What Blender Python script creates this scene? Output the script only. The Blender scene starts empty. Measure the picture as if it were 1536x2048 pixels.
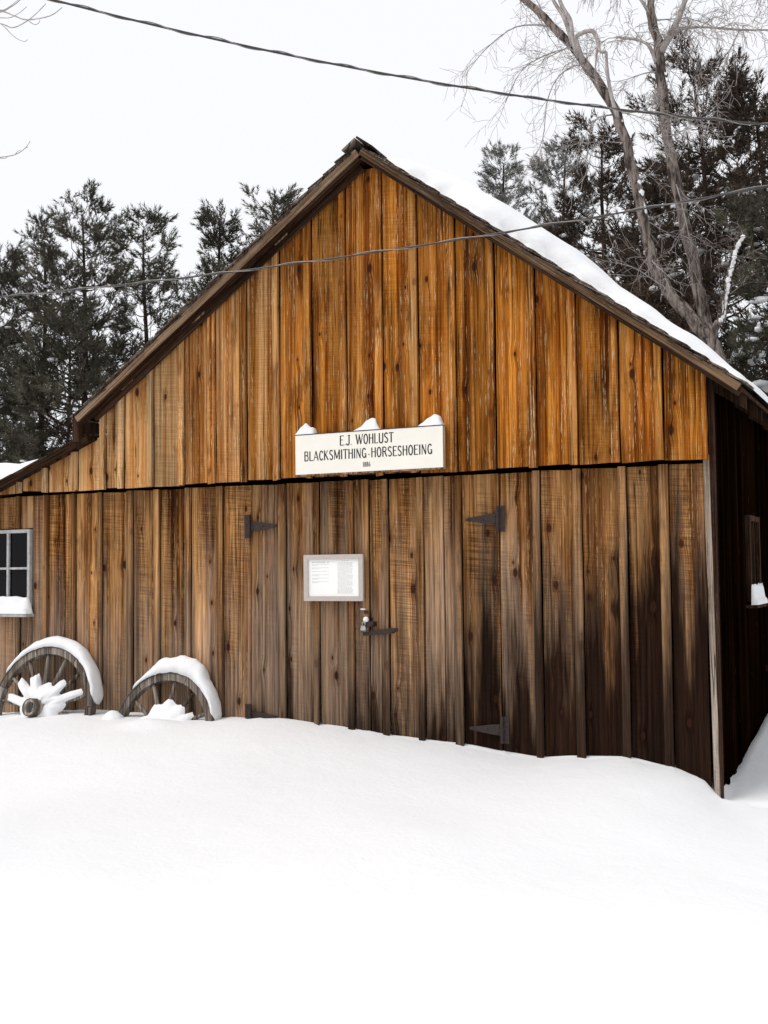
import bpy, math, random
import numpy as np
from mathutils import Vector, Matrix, noise as mnoise

# ------------------------------------------------------------------ camera, sky, sun, exposure
sc = bpy.context.scene
COL = sc.collection

def make_camera():
    yaw, pitch, roll = math.radians(25.9), math.radians(2.94), math.radians(-0.595)
    f = Vector((-math.sin(yaw) * math.cos(pitch), math.cos(yaw) * math.cos(pitch), math.sin(pitch)))
    r = Vector((math.cos(yaw), math.sin(yaw), 0)); u = r.cross(f)
    r2 = r * math.cos(roll) + u * math.sin(roll); u2 = -r * math.sin(roll) + u * math.cos(roll)
    cd = bpy.data.cameras.new('camera'); cam = bpy.data.objects.new('camera', cd); COL.objects.link(cam)
    m = Matrix((r2, u2, -f)).transposed().to_4x4(); m.translation = Vector((3.662, -7.3, 1.5))
    cam.matrix_world = m
    cd.sensor_fit = 'VERTICAL'; cd.sensor_height = 36.0; cd.lens = 36.0 * 2300 / 2048
    cd.clip_start = 0.05; cd.clip_end = 3000
    sc.camera = cam
make_camera()

SUN_EL, SUN_AZ = math.radians(55), math.radians(-50)      # azimuth measured from -Y (the viewer's side) towards +X
w = bpy.data.worlds.new('World'); sc.world = w; w.use_nodes = True
nt = w.node_tree; nt.nodes.clear()
out = nt.nodes.new('ShaderNodeOutputWorld'); add = nt.nodes.new('ShaderNodeAddShader')
b1 = nt.nodes.new('ShaderNodeBackground'); b2 = nt.nodes.new('ShaderNodeBackground')
sky = nt.nodes.new('ShaderNodeTexSky'); sky.sky_type = 'NISHITA'; sky.sun_disc = False
sky.sun_elevation = SUN_EL; sky.sun_rotation = math.radians(180) - SUN_AZ
nt.links.new(sky.outputs[0], b1.inputs[0]); b1.inputs[1].default_value = 0.006
b2.inputs[0].default_value = (0.97, 0.975, 1.0, 1); b2.inputs[1].default_value = 0.755     # the even white cloud cover
nt.links.new(b1.outputs[0], add.inputs[0]); nt.links.new(b2.outputs[0], add.inputs[1]); nt.links.new(add.outputs[0], out.inputs[0])

sd = bpy.data.lights.new('sun', 'SUN'); sun = bpy.data.objects.new('sun', sd); COL.objects.link(sun)
sd.energy = 1.5; sd.angle = math.radians(32); sd.color = (1.0, 0.965, 0.92)
sv = Vector((math.sin(SUN_AZ) * math.cos(SUN_EL), -math.cos(SUN_AZ) * math.cos(SUN_EL), math.sin(SUN_EL)))
sun.rotation_euler = sv.to_track_quat('Z', 'Y').to_euler()

sc.view_settings.view_transform = 'Standard'; sc.view_settings.look = 'None'
sc.view_settings.exposure = 0.38; sc.view_settings.gamma = 1.0; sc.view_settings.use_curve_mapping = False
sc.render.engine = 'CYCLES'; sc.cycles.use_denoising = True
sc.cycles.max_bounces = 6; sc.cycles.diffuse_bounces = 3; sc.cycles.use_adaptive_sampling = True; sc.cycles.adaptive_threshold = 0.02

rng = random.Random(7)

# ------------------------------------------------------------------ helpers
ORG = {}                                   # object -> world origin of its tree (parents only translate)
def tag(o, label=None, cat=None, group=None, kind=None):
    if label: o['label'] = label
    if cat: o['category'] = cat
    if group: o['group'] = group
    if kind: o['kind'] = kind
    return o
def thing(name, loc, label, cat, group=None, kind=None):
    o = bpy.data.objects.new(name, None); COL.objects.link(o); o.location = loc; o.empty_display_size = 0.1
    ORG[o] = Vector(loc)
    return tag(o, label, cat, group, kind)
def part_empty(name, parent):
    o = bpy.data.objects.new(name, None); COL.objects.link(o); o.parent = parent; o.empty_display_size = 0.1
    ORG[o] = ORG[parent]
    return o
def link(name, me, mat, parent=None, loc=None):
    if mat and not me.materials: me.materials.append(mat)
    o = bpy.data.objects.new(name, me); COL.objects.link(o)
    if parent: o.parent = parent; ORG[o] = ORG[parent]
    else: ORG[o] = Vector((0, 0, 0))
    if loc is not None: o.location = loc
    return o
def mk(name, verts, faces, mat, parent=None, smooth=False):
    """verts in world coordinates; stored relative to the parent's origin"""
    og = ORG[parent] if parent else Vector((0, 0, 0))
    me = bpy.data.meshes.new(name)
    me.from_pydata([(v[0] - og.x, v[1] - og.y, v[2] - og.z) for v in verts], [], faces); me.update()
    if smooth: me.polygons.foreach_set('use_smooth', [True] * len(me.polygons))
    return link(name, me, mat, parent)
def mk_local(name, verts, faces, mat, parent, mat4, smooth=False):
    """verts in board space (length along local Z), placed by a world matrix"""
    me = bpy.data.meshes.new(name); me.from_pydata([tuple(v) for v in verts], [], faces); me.update()
    if smooth: me.polygons.foreach_set('use_smooth', [True] * len(me.polygons))
    o = link(name, me, mat, parent)
    og = ORG[parent] if parent else Vector((0, 0, 0))
    m = mat4.copy(); m.translation = m.translation - og
    o.matrix_local = m
    return o
class MB:
    def __init__(s): s.v = []; s.f = []
    def add(s, v, f):
        n = len(s.v); s.v += [tuple(p) for p in v]; s.f += [tuple(i + n for i in q) for q in f]; return s
    def box(s, x0, x1, y0, y1, z0, z1):
        v = [(x0, y0, z0), (x1, y0, z0), (x1, y1, z0), (x0, y1, z0), (x0, y0, z1), (x1, y0, z1), (x1, y1, z1), (x0, y1, z1)]
        return s.add(v, BOXF)
    def tube(s, pts, rad, n=6, cap=True):
        pts = [Vector(p) for p in pts]; V = []; F = []
        up = Vector((0.3, 0.2, 1)).normalized()
        prev = None
        for i, p in enumerate(pts):
            t = (pts[min(i + 1, len(pts) - 1)] - pts[max(i - 1, 0)]).normalized()
            if prev is None:
                a = t.cross(up)
                if a.length < 1e-3: a = t.cross(Vector((1, 0, 0)))
            else: a = prev - t * prev.dot(t)
            a.normalize(); b = t.cross(a); prev = a
            r = rad[i] if isinstance(rad, (list, tuple)) else rad
            for k in range(n):
                an = 2 * math.pi * k / n
                V.append(p + (a * math.cos(an) + b * math.sin(an)) * r)
        for i in range(len(pts) - 1):
            for k in range(n):
                k2 = (k + 1) % n
                F.append((i * n + k, i * n + k2, (i + 1) * n + k2, (i + 1) * n + k))
        if cap:
            F.append(tuple(range(n - 1, -1, -1))); F.append(tuple((len(pts) - 1) * n + k for k in range(n)))
        return s.add(V, F)
    def build(s, name, mat, parent=None, smooth=False): return mk(name, s.v, s.f, mat, parent, smooth)
BOXF = [(0, 3, 2, 1), (4, 5, 6, 7), (0, 1, 5, 4), (1, 2, 6, 5), (2, 3, 7, 6), (3, 0, 4, 7)]
def interp(tab, x):
    if x <= tab[0][0]: return tab[0][1]
    for (a, b), (c, d) in zip(tab, tab[1:]):
        if x <= c:
            t = (x - a) / (c - a); t = t * t * (3 - 2 * t) * 0.5 + t * 0.5
            return b + (d - b) * t
    return tab[-1][1]
def nz(x, y, z=0.0): return mnoise.noise(Vector((x, y, z)))
def sstep(a, b, x):
    t = max(0.0, min(1.0, (x - a) / (b - a))); return t * t * (3 - 2 * t)

# ------------------------------------------------------------------ materials
class NG:
    def __init__(s, name):
        s.m = bpy.data.materials.new(name); s.m.use_nodes = True
        s.t = s.m.node_tree; s.t.nodes.clear()
        s.o = s.t.nodes.new('ShaderNodeOutputMaterial'); s.b = s.t.nodes.new('ShaderNodeBsdfPrincipled')
        s.t.links.new(s.b.outputs[0], s.o.inputs[0])
    def n(s, typ, **k):
        d = s.t.nodes.new(typ)
        for a, b in k.items(): setattr(d, a, b)
        return d
    def put(s, sock, v):
        if isinstance(v, bpy.types.NodeSocket): s.t.links.new(v, sock)
        elif isinstance(v, (tuple, list)) and len(v) == 3 and len(sock.default_value) == 4: sock.default_value = (*v, 1)
        else: sock.default_value = v
    def math(s, op, a, b=0.0, c=0.0, clamp=False):
        d = s.n('ShaderNodeMath', operation=op, use_clamp=clamp)
        s.put(d.inputs[0], a); s.put(d.inputs[1], b); s.put(d.inputs[2], c); return d.outputs[0]
    def comb(s, x, y, z):
        d = s.n('ShaderNodeCombineXYZ'); s.put(d.inputs[0], x); s.put(d.inputs[1], y); s.put(d.inputs[2], z); return d.outputs[0]
    def sep(s, v):
        d = s.n('ShaderNodeSeparateXYZ'); s.put(d.inputs[0], v); return d.outputs
    def noise(s, vec, scale=1.0, detail=2.0, rough=0.5, dim='2D'):
        d = s.n('ShaderNodeTexNoise', noise_dimensions=dim); s.put(d.inputs['Vector'], vec)
        d.inputs['Scale'].default_value = scale; d.inputs['Detail'].default_value = detail; d.inputs['Roughness'].default_value = rough
        return d.outputs[0]
    def ramp(s, fac, stops, interp='LINEAR'):
        d = s.n('ShaderNodeValToRGB'); d.color_ramp.interpolation = interp
        e = d.color_ramp.elements
        while len(e) < len(stops): e.new(0.5)
        for el, (p, c) in zip(e, stops): el.position = p; el.color = (*c, 1) if len(c) == 3 else c
        s.put(d.inputs[0], fac); return d.outputs[0]
    def smooth(s, x, a, b):
        d = s.n('ShaderNodeMapRange', interpolation_type='SMOOTHSTEP'); s.put(d.inputs[0], x)
        d.inputs[1].default_value = a; d.inputs[2].default_value = b; return d.outputs[0]
    def mix(s, f, a, b, typ='MIX'):
        d = s.n('ShaderNodeMix', data_type='RGBA', blend_type=typ); s.put(d.inputs[0], f); s.put(d.inputs[6], a); s.put(d.inputs[7], b)
        return d.outputs[2]
    def bump(s, h, strength, dist):
        d = s.n('ShaderNodeBump'); s.put(d.inputs['Height'], h); d.inputs['Strength'].default_value = strength; d.inputs['Distance'].default_value = dist
        s.t.links.new(d.outputs[0], s.b.inputs['Normal'])
    def fin(s, col, rough=0.85, spec=0.2, metal=0.0):
        s.put(s.b.inputs['Base Color'], col); s.put(s.b.inputs['Roughness'], rough)
        s.b.inputs['Specular IOR Level'].default_value = spec; s.b.inputs['Metallic'].default_value = metal
        return s.m

def wood(name, dark, mid, light, pale, spec=0.04, frost=None, tan=0.0, weather=0.0, low_dark=0.0, knots=1.0, fleck=0.5, saw=0.5, val=1.0, tint=None, grey=(0.30, 0.23, 0.17)):
    g = NG(name)
    x, y, z = g.sep(g.n('ShaderNodeTexCoord').outputs['Object'])
    rnd = g.n('ShaderNodeObjectInfo').outputs['Random']
    ro = g.math('MULTIPLY', rnd, 117.0)
    X = g.math('ADD', g.math('ADD', x, g.math('MULTIPLY', y, 0.9)), ro); Z = g.math('ADD', z, g.math('MULTIPLY', rnd, 71.0))
    # knots
    vo = g.n('ShaderNodeTexVoronoi', voronoi_dimensions='2D', feature='F1'); g.put(vo.inputs['Vector'], g.comb(g.math('MULTIPLY', X, 5.2), g.math('MULTIPLY', Z, 2.7), 0.0))
    vo.inputs['Scale'].default_value = 1.0
    kd = vo.outputs['Distance']; kr = g.sep(vo.outputs['Color'])[0]
    has = g.math('MULTIPLY', g.math('GREATER_THAN', kr, 0.40), knots)
    ksz = g.math('ADD', 0.034, g.math('MULTIPLY', g.math('POWER', g.sep(vo.outputs['Color'])[1], 2.0), 0.085))
    kn = g.math('DIVIDE', kd, ksz)
    kcore = g.math('MULTIPLY', g.math('SUBTRACT', 1.0, g.smooth(kn, 0.55, 1.1)), has)
    khalo = g.math('MULTIPLY', g.math('SUBTRACT', 1.0, g.smooth(kn, 0.8, 3.2)), has)
    kbend = g.math('MULTIPLY', g.math('MULTIPLY', g.math('SUBTRACT', 1.0, g.smooth(kd, 0.0, 0.30)), has), 0.014)
    wob = g.math('MULTIPLY', g.math('SUBTRACT', g.noise(g.comb(g.math('MULTIPLY', X, 2.2), g.math('MULTIPLY', Z, 0.45), 0.0), 1.0, 2), 0.5), 0.030)
    gx = g.math('ADD', g.math('ADD', X, wob), kbend)
    def grain(sx, sz, det=3.0, rough=0.6): return g.noise(g.comb(g.math('MULTIPLY', gx, sx), g.math('MULTIPLY', Z, sz), 0.0), 1.0, det, rough)
    broad = grain(13.0, 0.22, 3, 0.62); fine = grain(52.0, 0.7, 3, 0.6); hair = grain(210.0, 4.0, 2, 0.5)
    col = g.ramp(broad, [(0.32, dark), (0.45, mid), (0.60, light)])
    # per-board tone
    r2 = g.math('FRACT', g.math('MULTIPLY', rnd, 7.31)); r3 = g.math('FRACT', g.math('MULTIPLY', rnd, 13.77))
    col = g.mix(g.math('MULTIPLY', r2, 0.40), col, g.ramp(fine, [(0.35, mid), (0.65, light)]))
    col = g.mix(1.0, col, g.ramp(fine, [(0.30, (0.36, 0.31, 0.27)), (0.47, (0.90, 0.88, 0.86)), (0.70, (1.28, 1.28, 1.30))]), 'MULTIPLY')
    col = g.mix(1.0, col, g.ramp(hair, [(0.32, (0.60, 0.57, 0.54)), (0.58, (1.10, 1.10, 1.10))]), 'MULTIPLY')
    # slow changes of tone along each board and pale rain-washed areas
    slow = g.noise(g.comb(g.math('MULTIPLY', X, 2.6), g.math('MULTIPLY', Z, 0.9), 0.0), 1.0, 2, 0.5)
    col = g.mix(1.0, col, g.ramp(slow, [(0.30, (0.60, 0.56, 0.52)), (0.50, (1.0, 1.0, 1.0)), (0.70, (1.28, 1.30, 1.34))]), 'MULTIPLY')
    wash = g.math('MULTIPLY', g.smooth(grain(5.0, 0.45, 3, 0.6), 0.50, 0.68), g.math('ADD', 0.25, g.math('MULTIPLY', r3, 0.5)))
    col = g.mix(wash, col, g.mix(1.0, g.mix(0.35, light, pale), g.ramp(fine, [(0.3, (0.72, 0.70, 0.68)), (0.6, (1.08, 1.08, 1.08))]), 'MULTIPLY'))
    if tan > 0:   # boards turn a paler tan towards the lean-to side
        tx = g.sep(g.n('ShaderNodeNewGeometry').outputs['Position'])[0]
        tm = g.math('MULTIPLY', g.smooth(g.math('ADD', tx, g.math('MULTIPLY', g.math('SUBTRACT', r2, 0.5), 1.2)), -0.2, -1.9), tan)
        col = g.mix(tm, col, g.mix(1.0, g.ramp(broad, [(0.34, light), (0.6, frost)]), g.ramp(fine, [(0.32, (0.55, 0.5, 0.45)), (0.62, (1.1, 1.1, 1.1))]), 'MULTIPLY'))
    # dark resin / stain runs, blotches
    blot = g.noise(g.comb(g.math('MULTIPLY', gx, 7.0), g.math('MULTIPLY', Z, 1.6), 0.0), 1.0, 4, 0.65)
    col = g.mix(g.math('MULTIPLY', g.smooth(blot, 0.54, 0.70), 0.55), col, dark)
    # rain-washed pale flecks and silvery runs
    fl = g.math('MULTIPLY', g.smooth(grain(95.0, 1.6, 3, 0.7), 0.55, 0.66), g.smooth(g.noise(g.comb(g.math('MULTIPLY', X, 150.0), g.math('MULTIPLY', Z, 14.0), 0.0), 1.0, 3, 0.7), 0.42, 0.60))
    col = g.mix(g.math('MULTIPLY', fl, fleck), col, frost or pale)
    # drying splits along the grain
    crn = grain(26.0, 0.32, 2, 0.4); cr = g.math('MULTIPLY', g.smooth(g.math('ABSOLUTE', g.math('SUBTRACT', crn, 0.5)), 0.016, 0.004), g.smooth(g.noise(g.comb(g.math('MULTIPLY', X, 3.0), g.math('MULTIPLY', Z, 0.9), 0.0), 1.0, 1), 0.52, 0.60))
    col = g.mix(g.math('MULTIPLY', cr, 0.75), col, (0.020, 0.009, 0.005))
    # saw marks across the board
    sawn = g.noise(g.comb(g.math('MULTIPLY', X, 2.5), g.math('MULTIPLY', g.math('ADD', Z, g.math('MULTIPLY', X, 0.08)), 95.0), 0.0), 1.0, 3, 0.7)
    sawm = g.math('MULTIPLY', g.smooth(g.noise(g.comb(g.math('MULTIPLY', X, 3.0), g.math('MULTIPLY', Z, 0.8), 0.0), 1.0, 2), 0.44, 0.62), saw)
    col = g.mix(g.math('MULTIPLY', g.smooth(sawn, 0.56, 0.42), sawm), col, g.mix(1.0, col, (0.42, 0.36, 0.32), 'MULTIPLY'))
    # weathering: greyed, rain-splashed wood with ragged runs of its own on each board
    px, py, pz = g.sep(g.n('ShaderNodeNewGeometry').outputs['Position'])
    runs = g.math('SUBTRACT', grain(9.0, 0.5, 4, 0.7), 0.5)
    if weather > 0:
        wm = g.math('ADD', g.math('ADD', g.math('MULTIPLY', runs, 3.0), g.math('MULTIPLY', g.math('SUBTRACT', r3, 0.5), 0.9)), g.math('SUBTRACT', 1.62, pz))
        col = g.mix(g.math('MULTIPLY', g.smooth(wm, -0.4, 1.0), weather), col, g.mix(1.0, g.ramp(fine, [(0.3, tuple(c * 0.5 for c in grey)), (0.7, tuple(c * 1.35 for c in grey))]), g.ramp(hair, [(0.3, (0.7, 0.7, 0.7)), (0.6, (1.1, 1.1, 1.1))]), 'MULTIPLY'))
    if low_dark > 0:  # darkens boards towards the ground and the right, in ragged runs
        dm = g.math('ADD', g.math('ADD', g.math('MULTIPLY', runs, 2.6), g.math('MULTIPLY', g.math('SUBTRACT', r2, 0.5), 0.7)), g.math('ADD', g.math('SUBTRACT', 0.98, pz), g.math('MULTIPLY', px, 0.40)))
        col = g.mix(g.math('MULTIPLY', g.smooth(dm, -0.25, 0.90), low_dark), col, g.mix(1.0, col, (0.065, 0.048, 0.045), 'MULTIPLY'))
    col = g.mix(g.math('MULTIPLY', khalo, 0.55), col, g.mix(1.0, col, (0.52, 0.38, 0.30), 'MULTIPLY'))
    col = g.mix(g.math('MULTIPLY', kcore, 0.92), col, (0.030, 0.012, 0.007))
    bv = g.math('MULTIPLY', g.math('ADD', 0.76, g.math('MULTIPLY', g.math('FRACT', g.math('MULTIPLY', rnd, 29.3)), 0.46)), val)
    col = g.mix(1.0, col, g.comb(bv, bv, bv), 'MULTIPLY')
    if tint: col = g.mix(1.0, col, tint, 'MULTIPLY')
    h = g.math('ADD', g.math('ADD', g.math('MULTIPLY', fine, 1.0), g.math('MULTIPLY', hair, 0.6)), g.math('MULTIPLY', g.math('MULTIPLY', sawn, sawm), 0.8))
    h = g.math('SUBTRACT', h, g.math('ADD', g.math('MULTIPLY', kcore, 0.8), g.math('MULTIPLY', cr, 1.5)))
    g.bump(h, 0.8, 0.007)
    return g.fin(col, 0.9, spec)

M = {}
M['gable'] = wood('gable_wood', (0.070, 0.0150, 0.0018), (0.255, 0.070, 0.0065), (0.480, 0.180, 0.0240), (0.56, 0.29, 0.085), frost=(0.68, 0.50, 0.28), tan=0.5, knots=1.0, fleck=0.65, saw=0.30)
M['gable_batten'] = wood('gable_batten_wood', (0.09, 0.022, 0.003), (0.28, 0.088, 0.011), (0.50, 0.215, 0.045), (0.62, 0.38, 0.17), frost=(0.70, 0.54, 0.33), tan=0.6, knots=0.5, fleck=0.7, saw=0.3)
M['lower'] = wood('lower_wall_wood', (0.062, 0.020, 0.005), (0.225, 0.088, 0.022), (0.455, 0.235, 0.088), (0.60, 0.39, 0.20), weather=0.7, low_dark=1.0, fleck=0.60, saw=0.7, grey=(0.31, 0.225, 0.165))
M['lower_batten'] = wood('lower_batten_wood', (0.085, 0.030, 0.009), (0.21, 0.095, 0.030), (0.37, 0.20, 0.085), (0.50, 0.34, 0.20), weather=0.7, low_dark=0.9, knots=0.4, fleck=0.45, saw=0.3, grey=(0.24, 0.175, 0.125))
M['door'] = wood('door_wood', (0.060, 0.020, 0.005), (0.215, 0.086, 0.022), (0.440, 0.230, 0.088), (0.60, 0.39, 0.20), weather=0.7, low_dark=1.0, fleck=0.60, saw=0.85, grey=(0.31, 0.225, 0.165))
M['side'] = wood('shaded_side_wood', (0.0015, 0.0008, 0.0005), (0.0033, 0.0015, 0.0007), (0.009, 0.0038, 0.0014), (0.02, 0.009, 0.004), spec=0.0, fleck=0.2, saw=0.3)  # near-black colour holds the shade on the side turned from the sun
M['corner'] = wood('corner_board_wood', (0.14, 0.09, 0.06), (0.27, 0.20, 0.15), (0.42, 0.35, 0.29), (0.55, 0.5, 0.45), knots=0.3, saw=0.2)
M['trim'] = wood('rake_wood', (0.095, 0.055, 0.030), (0.225, 0.140, 0.080), (0.35, 0.24, 0.155), (0.44, 0.34, 0.24), knots=0.3, saw=0.2)
M['dark_trim'] = wood('dark_roof_wood', (0.014, 0.007, 0.004), (0.036, 0.018, 0.010), (0.065, 0.036, 0.021), (0.12, 0.08, 0.06), knots=0.2, saw=0.2)
M['shingle'] = wood('shingle_wood', (0.030, 0.020, 0.015), (0.080, 0.058, 0.045), (0.16, 0.13, 0.105), (0.27, 0.24, 0.21), knots=0.0, saw=0.2)
M['grey_wood'] = wood('wheel_wood', (0.085, 0.070, 0.058), (0.175, 0.150, 0.126), (0.27, 0.24, 0.21), (0.37, 0.34, 0.31), knots=0.0, saw=0.0)

def plain(name, col, rough=0.6, spec=0.3, metal=0.0, var=0.25, scale=30.0, bump=0.0):
    g = NG(name); n = g.noise(g.n('ShaderNodeTexCoord').outputs['Object'], scale, 4, 0.6, '3D')
    c = g.ramp(n, [(0.3, tuple(v * (1 - var) for v in col)), (0.7, tuple(v * (1 + var) for v in col))])
    if bump: g.bump(n, bump, 0.01)
    return g.fin(c, rough, spec, metal)
M['frame_wood'] = plain('notice_frame_wood', (0.47, 0.42, 0.38), 0.8, 0.1, 0.0, 0.10, 60, 0.2)
M['window_wood'] = plain('window_wood', (0.40, 0.40, 0.39), 0.8, 0.1, 0.0, 0.22, 25, 0.3)
M['iron'] = plain('rusty_iron', (0.032, 0.021, 0.017), 0.7, 0.3, 0.0, 0.5, 60, 0.5)
M['tyre'] = plain('wheel_tyre_iron', (0.085, 0.070, 0.060), 0.6, 0.4, 0.3, 0.4, 40, 0.3)
M['steel'] = plain('padlock_steel', (0.42, 0.42, 0.41), 0.35, 0.5, 0.8, 0.2, 50)
M['sign'] = plain('sign_paint', (0.80, 0.765, 0.69), 0.5, 0.3, 0.0, 0.03, 5)
M['ink'] = plain('sign_ink', (0.020, 0.018, 0.016), 0.5, 0.3, 0.0, 0.2, 20)
M['print'] = plain('notice_print', (0.42, 0.42, 0.42), 0.7, 0.1, 0.0, 0.3, 90)
M['paper'] = plain('notice_paper', (0.84, 0.84, 0.82), 0.6, 0.2, 0.0, 0.02, 5)
M['glass'] = plain('dark_window_glass', (0.002, 0.002, 0.003), 0.06, 0.12, 0.0, 0.1, 3)
M['cable'] = plain('cable_rubber', (0.035, 0.030, 0.028), 0.35, 0.5, 0.0, 0.3, 30)
M['wire'] = plain('bare_wire_metal', (0.22, 0.21, 0.20), 0.4, 0.5, 0.5, 0.3, 30)

def snow_mat():
    g = NG('snow'); co = g.n('ShaderNodeTexCoord').outputs['Object']
    n1 = g.noise(co, 2.2, 4, 0.55, '3D'); n2 = g.noise(co, 38.0, 3, 0.6, '3D'); n3 = g.noise(co, 220.0, 2, 0.6, '3D')
    g.bump(g.math('ADD', g.math('MULTIPLY', n1, 1.0), g.math('ADD', g.math('MULTIPLY', n2, 0.16), g.math('MULTIPLY', n3, 0.05))), 0.42, 0.05)
    return g.fin((0.765, 0.77, 0.78), 0.7, 0.1)
M['snow'] = snow_mat()
def bark(name, a, b, s=1.0):
    g = NG(name); co = g.n('ShaderNodeTexCoord').outputs['Object']; x, y, z = g.sep(co)
    n = g.noise(g.comb(g.math('MULTIPLY', x, 14 * s), g.math('MULTIPLY', y, 14 * s), g.math('MULTIPLY', z, 3.5 * s)), 1.0, 4, 0.65, '3D')
    g.bump(n, 1.0, 0.05); return g.fin(g.ramp(n, [(0.40, a), (0.60, b)]), 0.9, 0.05)
M['pine_bark'] = bark('pine_bark', (0.020, 0.014, 0.011), (0.070, 0.046, 0.036))
M['grey_bark'] = bark('grey_bark', (0.045, 0.035, 0.030), (0.26, 0.215, 0.19))
M['hazed_twig_bark'] = bark('hazed_twig_bark', (0.26, 0.23, 0.22), (0.46, 0.42, 0.40))  # paled so the colour itself gives the twigs a hazy glow
def needle(name, a, b):
    g = NG(name); co = g.n('ShaderNodeTexCoord').outputs['Object']
    n = g.noise(co, 1.3, 3, 0.6, '3D'); n2 = g.noise(co, 9.0, 2, 0.6, '3D')
    c = g.mix(g.math('MULTIPLY', n2, 0.6), g.ramp(n, [(0.38, a), (0.62, b)]), tuple(v * 0.45 for v in a))
    return g.fin(c, 0.75, 0.15)
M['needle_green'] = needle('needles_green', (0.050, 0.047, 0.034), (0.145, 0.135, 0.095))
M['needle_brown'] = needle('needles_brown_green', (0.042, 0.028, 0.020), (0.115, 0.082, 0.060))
M['needle_hazed'] = needle('needles_hazed', (0.17, 0.17, 0.16), (0.30, 0.30, 0.28))  # greyer and lighter: distance haze put into the needle colour

# ------------------------------------------------------------------ snow-covered ground
WALL_SNOW = [(-5.0, .36), (-3.47, .36), (-2.88, .40), (-2.40, .425), (-1.9, .41), (-1.27, .42), (-.75, .436), (-.33, .402), (.22, .352), (.67, .322),
             (1.0, .283), (1.24, .262), (1.48, .285), (1.83, .303), (2.1, .265), (2.27, .21), (2.41, .080), (2.7, .06), (3.6, .03)]
SIDE_SNOW = [(0, .08), (.52, .16), (1.3, .27), (2.26, .38), (4, .52), (6.5, .5), (9, .25)]
def ground_h(x, y):
    d = max(-y, 0.0)
    dl = .42 * d
    wv = interp(WALL_SNOW, x) if dl < .01 else sum(interp(WALL_SNOW, x + dl * k) * w_ for k, w_ in ((-1, .1), (-.66, .14), (-.33, .17), (0, .18), (.33, .17), (.66, .14), (1, .1)))
    h = wv * math.exp(-(d / 2.3) ** 1.7)
    if x < -4.6: h *= math.exp(-((x + 4.6) / 3.0) ** 2)
    if x > 2.36:
        hs = interp(SIDE_SNOW, y); k = math.exp(-((x - 2.36) / 2.2) ** 2)
        h = h if y < 0.0 else hs * k + .03 * (1 - k)
    elif y > 0: h = wv * math.exp(-max(0, y - 7) / 3.0)
    far = sstep(10, 40, math.hypot(x, y))
    h += (0.050 * nz(x * 0.45, y * 0.6, 3.1) + 0.020 * nz(x * 1.3, y * 1.5, 8.2)) * sstep(0.05, 1.6, d if y < 0 else 1.0) * (1 + 8 * far)
    h += .045 * math.exp(-((x + 1.62) / .22) ** 2 - ((y + .42) / .13) ** 2)
    # small scallops where the snow meets the boards
    e = math.exp(-(d / 0.10) ** 2) if y <= 0 else 0.0
    h += e * (0.018 * nz(x * 7.0, 1.7) + 0.012 * nz(x * 21.0, 5.7))
    return h
def graded(stops):
    xs = [stops[0][0]]
    for (a, st), (b, _) in zip(stops, stops[1:]):
        n = max(1, int(round((b - a) / st))); xs += [a + (b - a) * (i + 1) / n for i in range(n)]
    return xs
gxs = graded([(-900, 150), (-300, 60), (-60, 8), (-20, 1.5), (-6, 0.12), (-3.6, 0.05), (3.6, 0.15), (7, 1.5), (20, 8), (60, 60), (300, 150), (900, 1)])
gys = graded([(-400, 80), (-80, 12), (-20, 1.5), (-9, 0.25), (-5, 0.10), (-1.0, 0.035), (0.14, 0.12), (4, 0.4), (10, 2.0), (30, 8), (80, 60), (400, 150), (1300, 1)])
gv = [(x, y, ground_h(x, y)) for y in gys for x in gxs]
nx = len(gxs)
gf = [(j * nx + i, j * nx + i + 1, (j + 1) * nx + i + 1, (j + 1) * nx + i) for j in range(len(gys) - 1) for i in range(nx - 1)]
tag(mk('ground', gv, gf, M['snow'], None, True), 'deep smooth drifted snow covering the ground', None, None, 'structure')

# ------------------------------------------------------------------ the shop: walls
shop = thing('blacksmith_shop', (0, 0, 0), 'brown board-and-batten wooden blacksmith shop with gable roof', 'building')
def plank(name, x0, x1, zb, ztl, ztr, yf, th, mat, parent, seg=5, jit=0.003, lean=0.0):
    V = []; F = []
    cup = rng.uniform(-0.002, 0.003); tw = rng.uniform(-0.003, 0.003)
    b0 = zb + rng.uniform(-.006, .006); b1 = zb + rng.uniform(-.006, .006)
    for i in range(seg + 1):
        t = i / seg
        j0 = rng.uniform(-jit, jit); j1 = rng.uniform(-jit, jit); l = lean * (1 - t)
        for (xx, q) in ((x0 + j0 + l, 0), ((x0 + x1) / 2 + l, .5), (x1 + j1 + l, 1)):
            zz = (b0 + (b1 - b0) * q) * (1 - t) + (ztl + (ztr - ztl) * q) * t
            yy = yf + (cup if q == .5 else 0) + tw * (q - .5) * (1 - 2 * t)
            V.append((xx, yy, zz))
        V.append((x1 + j1 + l, yf + th, b1 * (1 - t) + ztr * t)); V.append((x0 + j0 + l, yf + th, b0 * (1 - t) + ztl * t))
    for i in range(seg):
        a = i * 5; b = a + 5
        for k in range(5): F.append((a + k, a + (k + 1) % 5, b + (k + 1) % 5, b + k))
    F.append((4, 3, 2, 1, 0)); F.append(tuple(seg * 5 + k for k in range(5)))
    return mk(name, V, F, mat, parent)

RIDGE_X = 0.073
def roof_under(x):                       # underside of the main roof (height of the rake's lower edge line)
    return 4.435 - (0.685 * (RIDGE_X - x) if x < RIDGE_X else 0.7395 * (x - RIDGE_X))
def lean_under(x): return 2.549 + 0.369 * (x + 2.393)

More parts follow.
